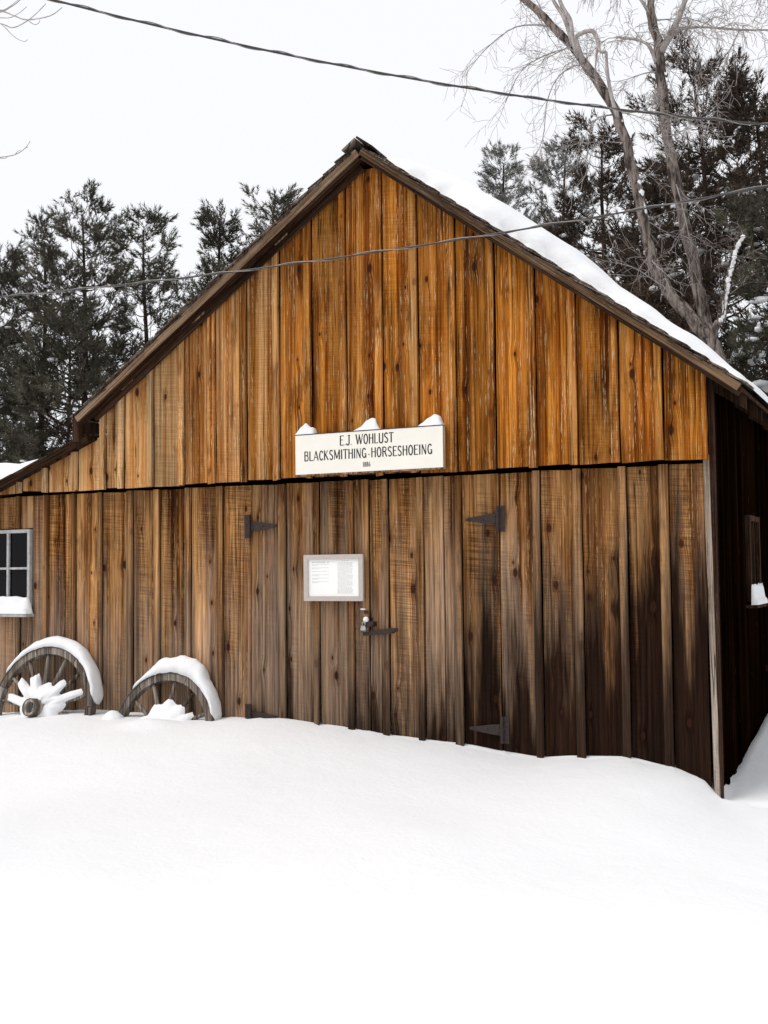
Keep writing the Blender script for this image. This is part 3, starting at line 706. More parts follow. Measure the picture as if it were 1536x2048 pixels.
# ------------------------------------------------------------------ sign
sign = thing('shop_sign', (.04, -.14, 2.2), 'cream painted sign board reading E.J. WOHLUST BLACKSMITHING-HORSESHOEING 1886 above the doors', 'sign')
sx0, sx1, sz0, sz1 = -.513, .638, 2.198, 2.481
MB().box(sx0, sx1, -.152, -.142, sz0, sz1).build('panel', M['sign'], sign)
MB().box(sx0 + .004, sx1 + .014, -.1415, -.1275, sz0 - .012, sz1 - .004).build('backing_board', M['trim'], sign)
MB().box(sx0, sx1, -.154, -.1415, sz1 + .0005, sz1 + .006).build('edge_strip', M['ink'], sign)
def arc(cx, cy, rx, ry, a0, a1, n=12): return [(cx + rx * math.cos(math.radians(a0 + (a1 - a0) * i / n)), cy + ry * math.sin(math.radians(a0 + (a1 - a0) * i / n))) for i in range(n + 1)]
TK, TN = .135, .080
G = {   # condensed lettering: width, list of (polyline, stroke)
 'E': (.34, [([(.05, 0), (.05, 1)], TK), ([(.05, .97), (.34, .97)], TN), ([(.05, .56), (.28, .56)], TN), ([(.05, .03), (.34, .03)], TN), ([(.32, .9), (.32, 1)], TN), ([(.32, 0), (.32, .1)], TN)]),
 '.': (.10, [([(.05, 0), (.05, .09)], .09)]),
 'J': (.30, [([(.24, 1), (.24, .2)] + arc(.12, .18, .12, .17, 0, -180, 8), TK), ([(.12, .98), (.34, .98)], TN)]),
 'W': (.60, [([(0, 1), (.16, .02)], TK), ([(.16, .02), (.30, .92)], TN), ([(.28, .98), (.44, .02)], TK), ([(.44, .02), (.60, 1)], TN), ([(-.04, .98), (.08, .98)], TN), ([(.53, .98), (.64, .98)], TN)]),
 'O': (.40, [(arc(.20, .5, .16, .47, 0, 360, 26), TK * .95)]),
 'H': (.40, [([(.05, 0), (.05, 1)], TK), ([(.35, 0), (.35, 1)], TK), ([(.05, .56), (.35, .56)], TN)]),
 'L': (.32, [([(.05, 0), (.05, 1)], TK), ([(.05, .03), (.33, .03)], TN), ([(.31, 0), (.31, .1)], TN)]),
 'U': (.40, [([(.05, 1), (.05, .22)] + arc(.20, .2, .15, .18, 180, 360, 10) + [(.35, 1)], TK)]),
 'S': (.34, [(arc(.17, .74, .13, .23, 25, 200, 10) + [(.10, .60), (.24, .44)] + arc(.17, .26, .13, .23, 20, -155, 10), TK * .95)]),
 'T': (.38, [([(.19, 0), (.19, 1)], TK), ([(0, .97), (.38, .97)], TN), ([(.015, .88), (.015, 1)], TN), ([(.365, .88), (.365, 1)], TN)]),
 'B': (.38, [([(.05, 0), (.05, 1)], TK), ([(.05, .97), (.2, .97)] + arc(.2, .77, .12, .2, 90, -90, 8) + [(.05, .57)], TK * .8), ([(.05, .57), (.2, .57)] + arc(.2, .3, .15, .27, 90, -90, 8) + [(.05, .03)], TK * .8)]),
 'A': (.42, [([(.01, 0), (.20, 1)], TN), ([(.20, 1), (.41, 0)], TK), ([(.07, .34), (.34, .34)], TN)]),
 'C': (.36, [(arc(.20, .5, .16, .47, 40, 320, 20), TK * .95), ([(.325, .72), (.325, .9)], TN)]),
 'K': (.40, [([(.05, 0), (.05, 1)], TK), ([(.05, .42), (.34, 1)], TN), ([(.13, .58), (.38, 0)], TK)]),
 'M': (.54, [([(.05, 0), (.05, 1)], TN), ([(.05, 1), (.26, .1)], TK), ([(.26, .1), (.48, 1)], TN), ([(.48, 0), (.48, 1)], TK)]),
 'I': (.13, [([(.065, 0), (.065, 1)], TK)]),
 'N': (.42, [([(.05, 0), (.05, 1)], TN), ([(.05, 1), (.36, 0)], TK), ([(.36, 0), (.36, 1)], TN)]),
 'G': (.40, [(arc(.20, .5, .16, .47, 40, 330, 20), TK * .95), ([(.35, .02), (.35, .42)], TK * .8), ([(.23, .42), (.39, .42)], TN)]),
 '-': (.26, [([(.06, .33), (.20, .33)], .08)]),
 'R': (.40, [([(.05, 0), (.05, 1)], TK), ([(.05, .97), (.2, .97)] + arc(.2, .75, .13, .22, 90, -90, 8) + [(.05, .53)], TK * .8), ([(.2, .53), (.38, 0)], TK)]),
 '1': (.20, [([(.10, 0), (.10, 1)], TK * 1.2), ([(.10, 1), (.02, .85)], TN)]),
 '8': (.40, [(arc(.2, .75, .12, .22, 0, 360, 14), TK), (arc(.2, .27, .15, .25, 0, 360, 16), TK)]),
 '6': (.40, [(arc(.2, .28, .14, .26, 0, 360, 16), TK), (arc(.30, .30, .24, .68, 178, 100, 8), TK)]),
 ' ': (.22, []),
}
def lettering(text, x0, x1, zb, h, y, name):
    gap = .085; tot = sum(G[c][0] for c in text) + gap * (len(text) - 1); sc_x = (x1 - x0) / tot
    b = MB(); cx = 0.0; lay = 0
    for c in text:
        wdt, strokes = G[c]
        for poly, tk in strokes:
            lay = (lay + 1) % 7; yo = y - .00012 * lay
            P = [Vector(((cx + px_) * sc_x, pz_ * h)) for px_, pz_ in poly]; V = []; F = []
            hw = tk * h * .5
            for i, p in enumerate(P):
                a = P[max(i - 1, 0)]; c2 = P[min(i + 1, len(P) - 1)]
                d = (c2 - a)
                if poly[0] == poly[-1] and i in (0, len(P) - 1): d = P[1] - P[-2]
                d = d.normalized(); nn = Vector((-d.y, d.x))
                V += [(x0 + p.x + nn.x * hw, yo, zb + p.y + nn.y * hw), (x0 + p.x - nn.x * hw, yo, zb + p.y - nn.y * hw)]
            for i in range(len(P) - 1): F.append((2 * i, 2 * i + 1, 2 * i + 3, 2 * i + 2))
            b.add(V, F)
        cx += wdt + gap
    return b.build(name, M['ink'], sign)
lettering('E.J. WOHLUST', -.150, .269, 2.389, .070, -.1525, 'lettering')
lettering('BLACKSMITHING-HORSESHOEING', -.439, .561, 2.292, .069, -.1525, 'lettering')
lettering('1886', .032, .090, 2.230, .033, -.1525, 'lettering')
def lump(prof): return lambda u, v: interp(prof, u)
snow_ridge('sign_snow', -.515, -.362, -.154, -.100, 2.4875, lump([(0, .03), (.25, .06), (.5, .088), (.7, .06), (.75, .052), (1, .05)]), 'small stepped snow lump on the left end of the sign', 1.0, 24, 5)
snow_ridge('sign_snow', -.054, .160, -.154, -.100, 2.4875, lump([(0, .004), (.25, .028), (.5, .072), (.66, .086), (.8, .078), (.92, .03), (1, .008)]), 'peaked snow lump on the middle of the sign top', 4.0, 30, 5)
snow_ridge('sign_snow', .450, .633, -.154, -.100, 2.4875, lump([(0, .004), (.15, .025), (.4, .058), (.65, .078), (.85, .066), (1, .02)]), 'rounded snow lump on the right end of the sign', 7.0, 30, 5)

# ------------------------------------------------------------------ notice frame on the door
nf = thing('notice_frame', (-.3, -.035, 1.29), 'pale wood framed notice sheet fixed to the left door', 'notice')
nx0, nx1, nz0, nz1 = -.510, -.030, 1.290, 1.622
r_ = .034
def rail(vs):
    V = [(x, -.052, z) for x, z in vs] + [(x, -.030, z) for x, z in vs]
    mk('rail', V, [(0, 1, 2, 3), (7, 6, 5, 4), (0, 4, 5, 1), (1, 5, 6, 2), (2, 6, 7, 3), (3, 7, 4, 0)], M['frame_wood'], nf)
e = .0006
rail([(nx0 + e, nz1), (nx0 + r_ + e, nz1 - r_), (nx1 - r_ - e, nz1 - r_), (nx1 - e, nz1)])
rail([(nx0 + e, nz0), (nx1 - e, nz0), (nx1 - r_ - e, nz0 + r_), (nx0 + r_ + e, nz0 + r_)])
rail([(nx0, nz0 + e), (nx0 + r_, nz0 + r_ + e), (nx0 + r_, nz1 - r_ - e), (nx0, nz1 - e)])
rail([(nx1, nz0 + e), (nx1, nz1 - e), (nx1 - r_, nz1 - r_ - e), (nx1 - r_, nz0 + r_ + e)])
MB().box(nx0 + r_, nx1 - r_, -.040, -.034, nz0 + r_, nz1 - r_).build('paper', M['paper'], nf)
b = MB()
def textline(xa, xb, z, h=.0022):
    x = xa
    while x < xb - .006:
        l = min(rng.uniform(.008, .024), xb - x); b.add([(x, -.0405, z), (x + l, -.0405, z), (x + l, -.0405, z + h), (x, -.0405, z + h)], [(0, 1, 2, 3)]); x += l + .0035
px0, px1 = nx0 + r_, nx1 - r_; pw = px1 - px0
textline(px0 + .03, px0 + .145, nz1 - r_ - .022, .0045); textline(px0 + .155, px0 + .168, nz1 - r_ - .022, .0045)
zz = nz1 - r_ - .036
for nline in (2, 2, 1, 2, 2, 2):
    for k in range(nline): textline(px0 + .03, px0 + (.168 if k == 0 else .085), zz); zz -= .0075
    zz -= .010 if nline == 2 else .017
textline(px0 + .275, px0 + .33, nz1 - r_ - .014, .003)
zz = nz1 - r_ - .026
for i in range(31):
    textline(px0 + (.238 if i % 8 else .245), px0 + .362 - (.05 * rng.random() if i % 6 == 5 else 0), zz); zz -= .0073
b.build('print', M['print'], nf)['kind'] = 'stuff'

# ------------------------------------------------------------------ wagon wheels in the snow
def wheel(label, c, R, nsp, tilt, spin, hub=True):
    root = thing('wagon_wheel', (c[0], c[1], c[2] - R), label, 'wheel', 'old wagon wheels leaning on the front wall')
    U = Vector((1, 0, 0)); Vv = Vector((0, math.sin(tilt), math.cos(tilt))); N = Vector((0, -math.cos(tilt), math.sin(tilt)))
    C = Vector(c)
    def P(r, a, d): return C + U * (r * math.cos(a)) + Vv * (r * math.sin(a)) + N * d
    def ring(name, r0, r1, d0, d1, mat, n=56, a0=0, a1=2 * math.pi, closed=True):
        Vs = []; Fs = []; m = n if closed else n + 1
        for i in range(m):
            a = a0 + (a1 - a0) * i / n
            Vs += [P(r0, a, d0), P(r1, a, d0), P(r1, a, d1), P(r0, a, d1)]
        for i in range(n):
            A = i * 4; B = ((i + 1) % m) * 4
            for k in range(4): Fs.append((A + k, B + k, B + (k + 1) % 4, A + (k + 1) % 4))
        if not closed: Fs += [(0, 1, 2, 3), (n * 4 + 3, n * 4 + 2, n * 4 + 1, n * 4)]
        return mk(name, Vs, Fs, mat, root)
    nf_ = nsp // 2
    for i in range(nf_):
        a0 = spin + 2 * math.pi * i / nf_; ring('felloe', R - .062, R - .010, -.027, .027, M['grey_wood'], 7, a0 + .006, a0 + 2 * math.pi / nf_ - .006, False)
    ring('tyre', R - .009, R, -.031, .031, M['tyre'])
    for i in range(nsp):
        a = spin + 2 * math.pi * (i + .5) / nsp
        bb = MB(); bb.tube([P(.06, a, .015), P(.14, a, .012), P(R * .6, a, .004), P(R - .055, a, 0)], [.021, .021, .017, .014], 7)
        bb.build('spoke', M['grey_wood'], root, True)
    def lathe(name, prof, mat):
        Vs = []; Fs = []; n = 22
        for (r, d) in prof:
            for k in range(n): Vs.append(P(r, 2 * math.pi * k / n, d))
        for i in range(len(prof) - 1):
            for k in range(n): Fs.append((i * n + k, i * n + (k + 1) % n, (i + 1) * n + (k + 1) % n, (i + 1) * n + k))
        return mk(name, Vs, Fs, mat, root, False)
    lathe('hub', [(.0, -.09), (.06, -.09), (.085, -.04), (.09, .04), (.075, .11), (.066, .155), (.046, .157), (.042, .05), (0, .045)], M['grey_wood'])
    lathe('hub_band', [(.068, .12), (.0755, .12), (.071, .158), (.064, .158), (.068, .12)], M['tyre'])
    return root, P
def cap_arc(name, P, R, a0, a1, hf, half, label, seed, lean_back=.0):
    V = []; F = []; n = 48; m = 10
    for i in range(n + 1):
        u = i / n; a = math.radians(a0 + (a1 - a0) * u); h = max(.003, hf(u)) * (1 + .22 * nz(u * 5, seed) + .12 * nz(u * 16, seed * 1.7) + .05 * nz(u * 43, seed))
        e = min(1, min(u, 1 - u) / .05)
        for j in range(m + 1):
            q = math.pi * j / m
            d = half * math.cos(q) * (0.35 + .65 * e) - lean_back; r = R - .003 + h * (math.sin(q) ** .6) * (.25 + .75 * e)
            V.append(P(r + .006 * nz(u * 30, j * 1.3, seed), a, d + .012 * nz(u * 18, j * .7, seed)))
        V.append(P(R - .004, a, -lean_back))
    k = m + 2
    for i in range(n):
        for j in range(k): F.append((i * k + j, i * k + (j + 1) % k, (i + 1) * k + (j + 1) % k, (i + 1) * k + j))
    F += [tuple(range(k)), tuple(n * k + j for j in range(k - 1, -1, -1))]
    return snowtag(mk(name, V, F, M['snow'], None, True), label)
def spoke_snow(b, P, a, r0, r1, w0, w1, h0, h1, d, seed):
    """a tapering wedge of snow lying on the upper side of a spoke"""
    up = 1 if math.cos(a) > 0 else -1
    V = []; n = 10; m = 7
    for i in range(n + 1):
        u = i / n; r = r0 + (r1 - r0) * u; hh = (h0 + (h1 - h0) * u) * (1 + .25 * nz(u * 4, seed)); ww = w0 + (w1 - w0) * u
        if i == n: hh *= .2
        for j in range(m + 1):
            q = math.pi * j / m
            p = P(r, a, d + ww * math.cos(q)); V.append(p + Vector((0, 0, .008 + hh * math.sin(q))) )
    F = [(i * (m + 1) + j, i * (m + 1) + j + 1, (i + 1) * (m + 1) + j + 1, (i + 1) * (m + 1) + j) for i in range(n) for j in range(m)]
    F += [tuple(range(m, -1, -1)), tuple(n * (m + 1) + j for j in range(m + 1))]
    b.add(V, F)
def mound(cx, cy, rx, ry, ztop, zb, seed, name, label, extra=None, fn=None):
    V = []; F = []; n = 44; m = 26
    for i in range(n + 1):
        for j in range(m + 1):
            u = -1 + 2 * i / n; v = -1 + 2 * j / m
            r = math.hypot(u, v); k = max(0.0, 1 - r * r)
            x = cx + rx * u; y = cy + ry * v
            hh = (ztop - zb) * (k ** .75) * (1 + .22 * nz(x * 7 + seed, y * 7)) 
            if fn: hh = fn(u, v, hh)
            V.append((x, y, zb + hh))
    for i in range(n):
        for j in range(m): F.append((i * (m + 1) + j, (i + 1) * (m + 1) + j, (i + 1) * (m + 1) + j + 1, i * (m + 1) + j + 1))
    return MBfrom(V, F)
def MBfrom(V, F):
    b = MB(); b.add(V, F); return b
C1 = (-2.790, -.235, .430); T1 = math.radians(14)
w1, P1 = wheel('larger wagon wheel with snow-filled hub under the front window', C1, .505, 14, T1, math.radians(5))
cap_arc('wheel_snow', P1, .505, 152, 8, lambda u: interp([(0, .012), (.15, .05), (.3, .085), (.45, .100), (.58, .090), (.72, .050), (.9, .026), (1, .010)], u), .075, 'arched snow cap on the rim of the larger wagon wheel', 1.5, .035)
def star_snow(P, nsp, spin, lobes, r0, thick, seed, dback=-.045):
    """snow packed round a hub: a lumpy pillow whose lobes run out along the spokes"""
    V = []; F = []; na, nr = 150, 14
    def rmax(a):
        v = r0 * (1 + .28 * nz(math.cos(a) * 2.2, math.sin(a) * 2.2, seed))
        for i in range(nsp):
            sa = spin + 2 * math.pi * (i + .5) / nsp; dg = round(math.degrees(sa)) % 360
            L = lobes(dg)
            if L <= 0: continue
            sh = .10 * (1 if math.cos(sa) > 0 else -1)
            da = (a - sa - sh + math.pi) % (2 * math.pi) - math.pi
            hw = .034 * (1 + .9 * nz(i * 3.1 + .4, seed)); L = r0 + (L - r0) * (.82 + .5 * nz(i * 5.3 + .2, seed + 3))
            if abs(da) < 1.2: v = max(v, min(L, hw / max(.02, math.sin(abs(da)))) * (1 + .05 * nz(da * 9, i * 2.0, seed)))
        return v
    R_ = [rmax(2 * math.pi * i / na) for i in range(na)]
    for layer in (1, -1):
        for j in range(nr + 1):
            u = j / nr
            for i in range(na):
                a = 2 * math.pi * i / na; r = R_[i] * u
                d = (thick * math.sqrt(max(0, 1 - u ** 2)) * (.55 + .45 * (r0 / R_[i])) * (1 + .35 * nz(r * 9 * math.cos(a) + seed, r * 9 * math.sin(a)))) if layer == 1 else dback * math.sqrt(max(0, 1 - u ** 2))
                V.append(P(r, a, .012 + d))
    for Ly in range(2):
        o = Ly * (nr + 1) * na
        for j in range(nr):
            for i in range(na):
                i2 = (i + 1) % na; q = (o + j * na + i, o + j * na + i2, o + (j + 1) * na + i2, o + (j + 1) * na + i); F.append(q if Ly else q[::-1])
    return MBfrom(V, F)
b = star_snow(P1, 14, math.radians(5), lambda d: .42 if (d < 40 or 140 < d < 190) else (.33 if (d < 62 or 118 < d) and d < 180 else 0), .215, .085, 2.0)
snowtag(b.build('wheel_snow', M['snow'], None, True), 'star of snow packed around the hub and spokes of the larger wheel')
C2 = (-1.630, -.215, .310)
w2, P2 = wheel('smaller wagon wheel sunk deeper in snow beside the doors', C2, .450, 12, T1, math.radians(9))
cap_arc('wheel_snow', P2, .450, 142, 14, lambda u: interp([(0, .02), (.15, .05), (.33, .120), (.5, .130), (.60, .120), (.70, .07), (.85, .035), (1, .012)], u), .075, 'flat-topped snow cap on the rim of the smaller wagon wheel', 8.5, .035)
b = star_snow(P2, 12, math.radians(9), lambda d: .30 if (d < 40) else 0, .235, .07, 6.0)
snowtag(b.build('wheel_snow', M['snow'], None, True), 'snow heaped inside the smaller wagon wheel')
snowtag(mound(-2.07, -.26, .11, .10, .455, .36, 9.0, '', '').build('wheel_snow', M['snow'], None, True), 'little snow heap at the buried left edge of the smaller wheel')

# ------------------------------------------------------------------ overhead wires
def quad(pts, n=60):
    """fit a parabola in arc parameter through measured points, extended well past both ends"""
    P = np.array(pts); d = P[-1] - P[0]; u = np.array([(p - P[0]) @ d / (d @ d) for p in P])
    co = [np.polyfit(u, P[:, 0], 1), np.polyfit(u, P[:, 1], 1), np.polyfit(u, P[:, 2], 2)]
    us = np.linspace(-2.2, 3.2, n * 5)
    return [(np.polyval(co[0], t_), np.polyval(co[1], t_), np.polyval(co[2], t_)) for t_ in us]
W1 = quad([(-.582, -2.7, 4.564), (-.087, -2.4, 4.461), (.451, -2.1, 4.334), (.971, -1.75, 4.228), (1.537, -1.4, 4.137), (1.961, -1.1, 4.096), (2.835, -.5, 4.025)])
W2 = quad([(-2.715, -.8, 3.604), (-1.531, -.8, 3.57), (-.721, -.8, 3.55), (.281, -.8, 3.532), (1.307, -.8, 3.527), (2.072, -.8, 3.553), (2.863, -.8, 3.589)])
def wire(name, pts, r, label, wind):
    root = thing(name, pts[0], label, 'cable')
    b = MB(); b.tube(pts, r, 6); b.build('conductor', M['cable'], root, True)
    b = MB(); q = []
    for i, p in enumerate(pts):
        for k in range(4):
            if i + 1 < len(pts):
                t_ = k / 4; pp = Vector(p).lerp(Vector(pts[i + 1]), t_); an = (i * 4 + k) * wind
                q.append(pp + Vector((0, math.cos(an), math.sin(an) + .1)) * (r * 1.7 + .0025 * nz(i * .13, 2)))
    b.tube(q, r * .55, 5); b.build('support_strand', M['wire'], root, True)
wire('overhead_cable', W1, .0058, 'twisted dark overhead cable sloping high across the sky', .33)
wire('overhead_cable', W2, .0052, 'thin overhead cable sagging across the gable front', .27)

# ------------------------------------------------------------------ trees
def mesh_np(name, V, nper, mat, parent):
    """V: (k*nper,3) array, each nper consecutive vertices one face"""
    me = bpy.data.meshes.new(name); nv = len(V); nfc = nv // nper
    me.vertices.add(nv); me.vertices.foreach_set('co', np.asarray(V, dtype=np.float32).ravel())
    me.loops.add(nv); me.loops.foreach_set('vertex_index', np.arange(nv, dtype=np.int32))
    me.polygons.add(nfc); me.polygons.foreach_set('loop_start', np.arange(0, nv, nper, dtype=np.int32))
    me.update(calc_edges=True); me.validate()
    return link(name, me, mat, parent)
def pine(label, base, h, R, cb, seed, mat, dens=1.0, snow=0.0, group='pines behind the shop', leaf=1.0, leaders=1):
    rg = random.Random(seed); rn = np.random.default_rng(seed)
    root = thing('pine_tree', base, label, 'tree', group)
    # trunk
    bx, by = rg.uniform(-.25, .25), rg.uniform(-.25, .25)
    tp = [(bx * (i / 8) ** 2 + .05 * math.sin(i * 1.3 + seed), by * (i / 8) ** 2, h * .98 * i / 8) for i in range(9)]
    b = MB(); b.tube([(base[0] + p[0], base[1] + p[1], base[2] + p[2] - .2) for p in tp], [.021 * h * (1 - .93 * i / 8) * .55 + .012 for i in range(9)], 8)
    b.build('trunk', M['pine_bark'], root, True)
    def tr(z):
        f = z / (h * .98) * 8; i = min(7, int(f)); t_ = f - i
        return Vector(tp[i]).lerp(Vector(tp[i + 1]), t_)
    br = MB(); tuf = []                       # tufts: (pos, axis, size)
    z = cb * h * .75
    while z < h * .985:
        t_ = z / h; rel = max(0.0, (t_ - cb) / (1 - cb))
        prof = ((1 - rel ** 2.3) * .90 + .13) * (.85 + .60 * nz(z * .8, seed * 1.7)) * (1 if t_ > cb else .6)
        for k in range(rg.choice((4, 5, 6)) if rel < .9 else 3):
            L = max(.20, R * prof * rg.uniform(.55, 1.15)); a = rg.uniform(0, 2 * math.pi)
            d = Vector((math.cos(a), math.sin(a), 0)); p0 = tr(min(z + rg.uniform(-.1, .1), h * .97)); rise = rg.uniform(.15, .60) + .55 * rel
            pts = []; m = 6
            for i in range(m + 1):
                u = i / m; pts.append(p0 + d * (L * u) + Vector((0, 0, L * (rise * u * u - .08 * u * (1 - rel)))) + Vector((nz(u * 3, a, seed), nz(a, u * 3, seed), 0)) * .10 * L)
            br.tube([root.location + p for p in pts], [max(.006, .020 * (1 - u / m) * min(1.6, L)) for u in range(m + 1)], 4, False)
            if t_ < cb * .95 and rg.random() < .6: continue
            nside = max(3, int(L * 8.5 * dens))
            for q in range(nside):
                u = rg.uniform(.40, 1.0) ** .7; f = u * m; i = min(m - 1, int(f)); bp = pts[i].lerp(pts[i + 1], f - i)
                side_a = a + rg.choice((-1, 1)) * rg.uniform(.3, 1.4); sl = rg.uniform(.10, .38) * L * (1.05 - .6 * u) + .08
                sd_ = Vector((math.cos(side_a), math.sin(side_a), rg.uniform(.05, .75)))
                ep = bp + sd_ * sl
                br.tube([root.location + bp, root.location + ep], [.007, .004], 3, False)
                for s_ in range(rg.choice((3, 4, 4, 5))):
                    w_ = rg.uniform(.55, 1.1); pos = bp.lerp(ep, w_) + Vector((rg.gauss(0, .06), rg.gauss(0, .06), rg.gauss(0, .05)))
                    ax = Vector((sd_.x + rg.gauss(0, .4), sd_.y + rg.gauss(0, .4), .75 + rg.gauss(0, .35))).normalized()
                    tuf.append((pos, ax, rg.uniform(.75, 1.25)))
            tuf.append((pts[-1], (d * .6 + Vector((0, 0, 1))).normalized(), 1.2))
        z += rg.uniform(.22, .40) * (1.0 if h < 12 else 1.2)
    for k in range(10): tuf.append((tr(h * (.93 + .006 * k)) + Vector((rg.gauss(0, .10), rg.gauss(0, .10), 0)), Vector((rg.gauss(0, .25), rg.gauss(0, .25), 1)).normalized(), 1.15))
    br.build('branches', M['pine_bark'], root)
    # needles
    T = len(tuf); NN = 24
    pos = np.array([t_[0] for t_ in tuf]); ax = np.array([t_[1] for t_ in tuf]); sz = np.array([t_[2] for t_ in tuf]) * leaf * 1.1
    al = rn.uniform(0, 1, (T, NN)); phi = rn.uniform(0, 2 * np.pi, (T, NN))
    ref = np.where(np.abs(ax[:, 2:3]) > .9, np.array([[1., 0, 0]]), np.array([[0, 0, 1.]]))
    e1 = np.cross(ax, ref); e1 /= np.linalg.norm(e1, axis=1, keepdims=True); e2 = np.cross(ax, e1)
    rad = np.cos(phi)[..., None] * e1[:, None] + np.sin(phi)[..., None] * e2[:, None]
    spread = (.95 - .6 * al)[..., None]
    dr = ax[:, None] * (1 - .35 * spread) + rad * spread
    dr /= np.linalg.norm(dr, axis=2, keepdims=True)
    bs = pos[:, None] + ax[:, None] * (al * .22 * sz[:, None])[..., None]
    ln = rn.uniform(.075, .125, (T, NN)) * sz[:, None]
    tip = bs + dr * ln[..., None]
    sd2 = np.cross(dr, rn.normal(size=(T, NN, 3))); sd2 /= np.linalg.norm(sd2, axis=2, keepdims=True)
    wv = sd2 * (.0095 * leaf)
    V = np.stack([bs - wv, bs + wv, tip], axis=2).reshape(-1, 3)
    mesh_np('crown', V, 3, mat, root)
    if snow > 0:
        b = MB(); import bmesh
        pick = [t_ for t_ in tuf if t_[0].z < h * .80 and rg.random() < snow]
        ico = bmesh.new(); bmesh.ops.create_icosphere(ico, subdivisions=1, radius=1.0); iv = [v.co.copy() for v in ico.verts]; ifc = [tuple(v.index for v in f.verts) for f in ico.faces]; ico.free()
        for (p, a_, s_) in pick:
            r_x, r_y, r_z = rg.uniform(.05, .15), rg.uniform(.05, .15), rg.uniform(.03, .06)
            c = root.location + p + Vector((0, 0, .05))
            b.add([(c.x + v.x * r_x * (1 + .3 * nz(v.x * 3, v.y * 3, p.x * 9)), c.y + v.y * r_y, c.z + v.z * r_z) for v in iv], ifc)
        o = b.build('snow_load', M['snow'], root, True); o['kind'] = 'stuff'
    return root
LG = 'pines standing left behind the shop'; RG = 'pines standing right behind the shop'
for (lab, bx, by, hh, R, cb, sd_) in (
    ('pine at the far left edge behind the lean-to', -18.1, 14.7, 9.9, 2.5, .12, 11),
    ('bushy pine second from the left edge', -16.68, 14.9, 10.4, 2.3, .15, 12),
    ('tallest pine of the dense left clump', -15.05, 14.6, 10.7, 2.3, .15, 13),
    ('pine with a spire top at the right side of the left clump', -13.3, 14.8, 10.2, 1.75, .15, 14),
    ('low pine filling the gap beside the left roof slope', -11.4, 14.2, 6.9, 1.8, .12, 15),
    ('short pine low behind the lean-to roof', -14.3, 13.0, 7.2, 2.2, .10, 19),
    ('short bushy pine low at the left edge', -17.2, 13.2, 7.4, 2.2, .10, 20),
    ('thin pine tip just left of the roof slope', -13.1, 17.6, 11.2, 1.5, .25, 16),
    ('pine tip nearest the left roof slope', -11.75, 17.8, 11.4, 1.9, .25, 17)):
    pine(lab, (bx, by, 0), hh, R, cb, sd_, M['needle_green'], .42, 0.015, LG)
for (lab, bx, by, hh, R, cb, sd_, mt, dn, sn) in (
    ('tallest dark pine with pointed top at the upper right', .14, 13.7, 10.75, 2.4, .2, 31, 'needle_brown', .6, .04),
    ('dark pine at the right edge beside the tallest one', 1.3, 12.7, 9.8, 2.1, .2, 32, 'needle_brown', .55, .04),
    ('mid-height pine behind the leaning bare trunk', -2.7, 16.7, 11.3, 1.7, .28, 33, 'needle_brown', .6, .05),
    ('slim grey-looking pine left of the leaning trunk', -4.45, 19.7, 12.0, 1.5, .32, 34, 'needle_hazed', .7, .05),
    ('pale distant pine showing above the snowy roof', -7.9, 24.7, 14.1, 1.7, .40, 35, 'needle_hazed', .7, .03),
    ('pale distant pine lower beside the snowy roof', -6.5, 25.5, 12.0, 1.6, .40, 36, 'needle_hazed', .7, .03),
    ('dense pine between the two bare trunks', -1.34, 16.7, 10.0, 1.9, .25, 37, 'needle_brown', .6, .05),
    ('low snowy pine at the right edge near the eave', 1.75, 9.4, 6.6, 1.7, .10, 38, 'needle_green', .7, .22),
    ('low pine behind the snow-covered right roof slope', -1.5, 14.7, 8.0, 1.8, .2, 39, 'needle_brown', .5, .06),
    ('pine beyond the right edge of the building', 3.2, 13.5, 9.5, 2.0, .15, 40, 'needle_brown', .8, .08),
    ('pine standing off beyond the side wall', 5.2, 11.5, 9.0, 2.0, .15, 41, 'needle_brown', .8, .08)):
    pine(lab, (bx, by, 0), hh, R, cb, sd_, M[mt], dn, sn, RG)

def grow(b, p, d, L, r, depth, rg, droop=.3, minr=.0035):
    """a branch with side shoots; returns nothing, adds tubes to b"""
    m = 6; pts = [p.copy()]; dd = d.normalized()
    for i in range(m):
        dd = (dd + Vector((rg.gauss(0, .14), rg.gauss(0, .14), rg.gauss(0, .10) - droop * .16))).normalized(); pts.append(pts[-1] + dd * (L / m))
    rr = [max(minr, r * (1 - .75 * i / m)) for i in range(m + 1)]
    b.tube(pts, rr, 4 if r < .02 else 6, False)
    if depth <= 0: return
    for i in range(1, m + 1):
        for k in range(rg.choice((1, 1, 2))):
            t_ = (pts[i] - pts[i - 1]).normalized(); s = t_.orthogonal().normalized(); s.rotate(Matrix.Rotation(rg.uniform(0, 6.28), 3, t_))
            nd = (t_ * rg.uniform(.3, .9) + s * rg.uniform(.5, 1.0)); grow(b, pts[i], nd, L * rg.uniform(.35, .6), rr[i] * .55, depth - 1, rg, droop * 1.25, minr)
def smoothpath(pts, n=5):
    P = [Vector(p) for p in pts]; out = []
    for i in range(len(P) - 1):
        a = P[max(i - 1, 0)]; b_ = P[i]; c = P[i + 1]; d = P[min(i + 2, len(P) - 1)]
        for k in range(n):
            t_ = k / n
            out.append(.5 * ((2 * b_) + (c - a) * t_ + (2 * a - 5 * b_ + 4 * c - d) * t_ ** 2 + (3 * b_ - a - 3 * c + d) * t_ ** 3))
    return out + [P[-1]]
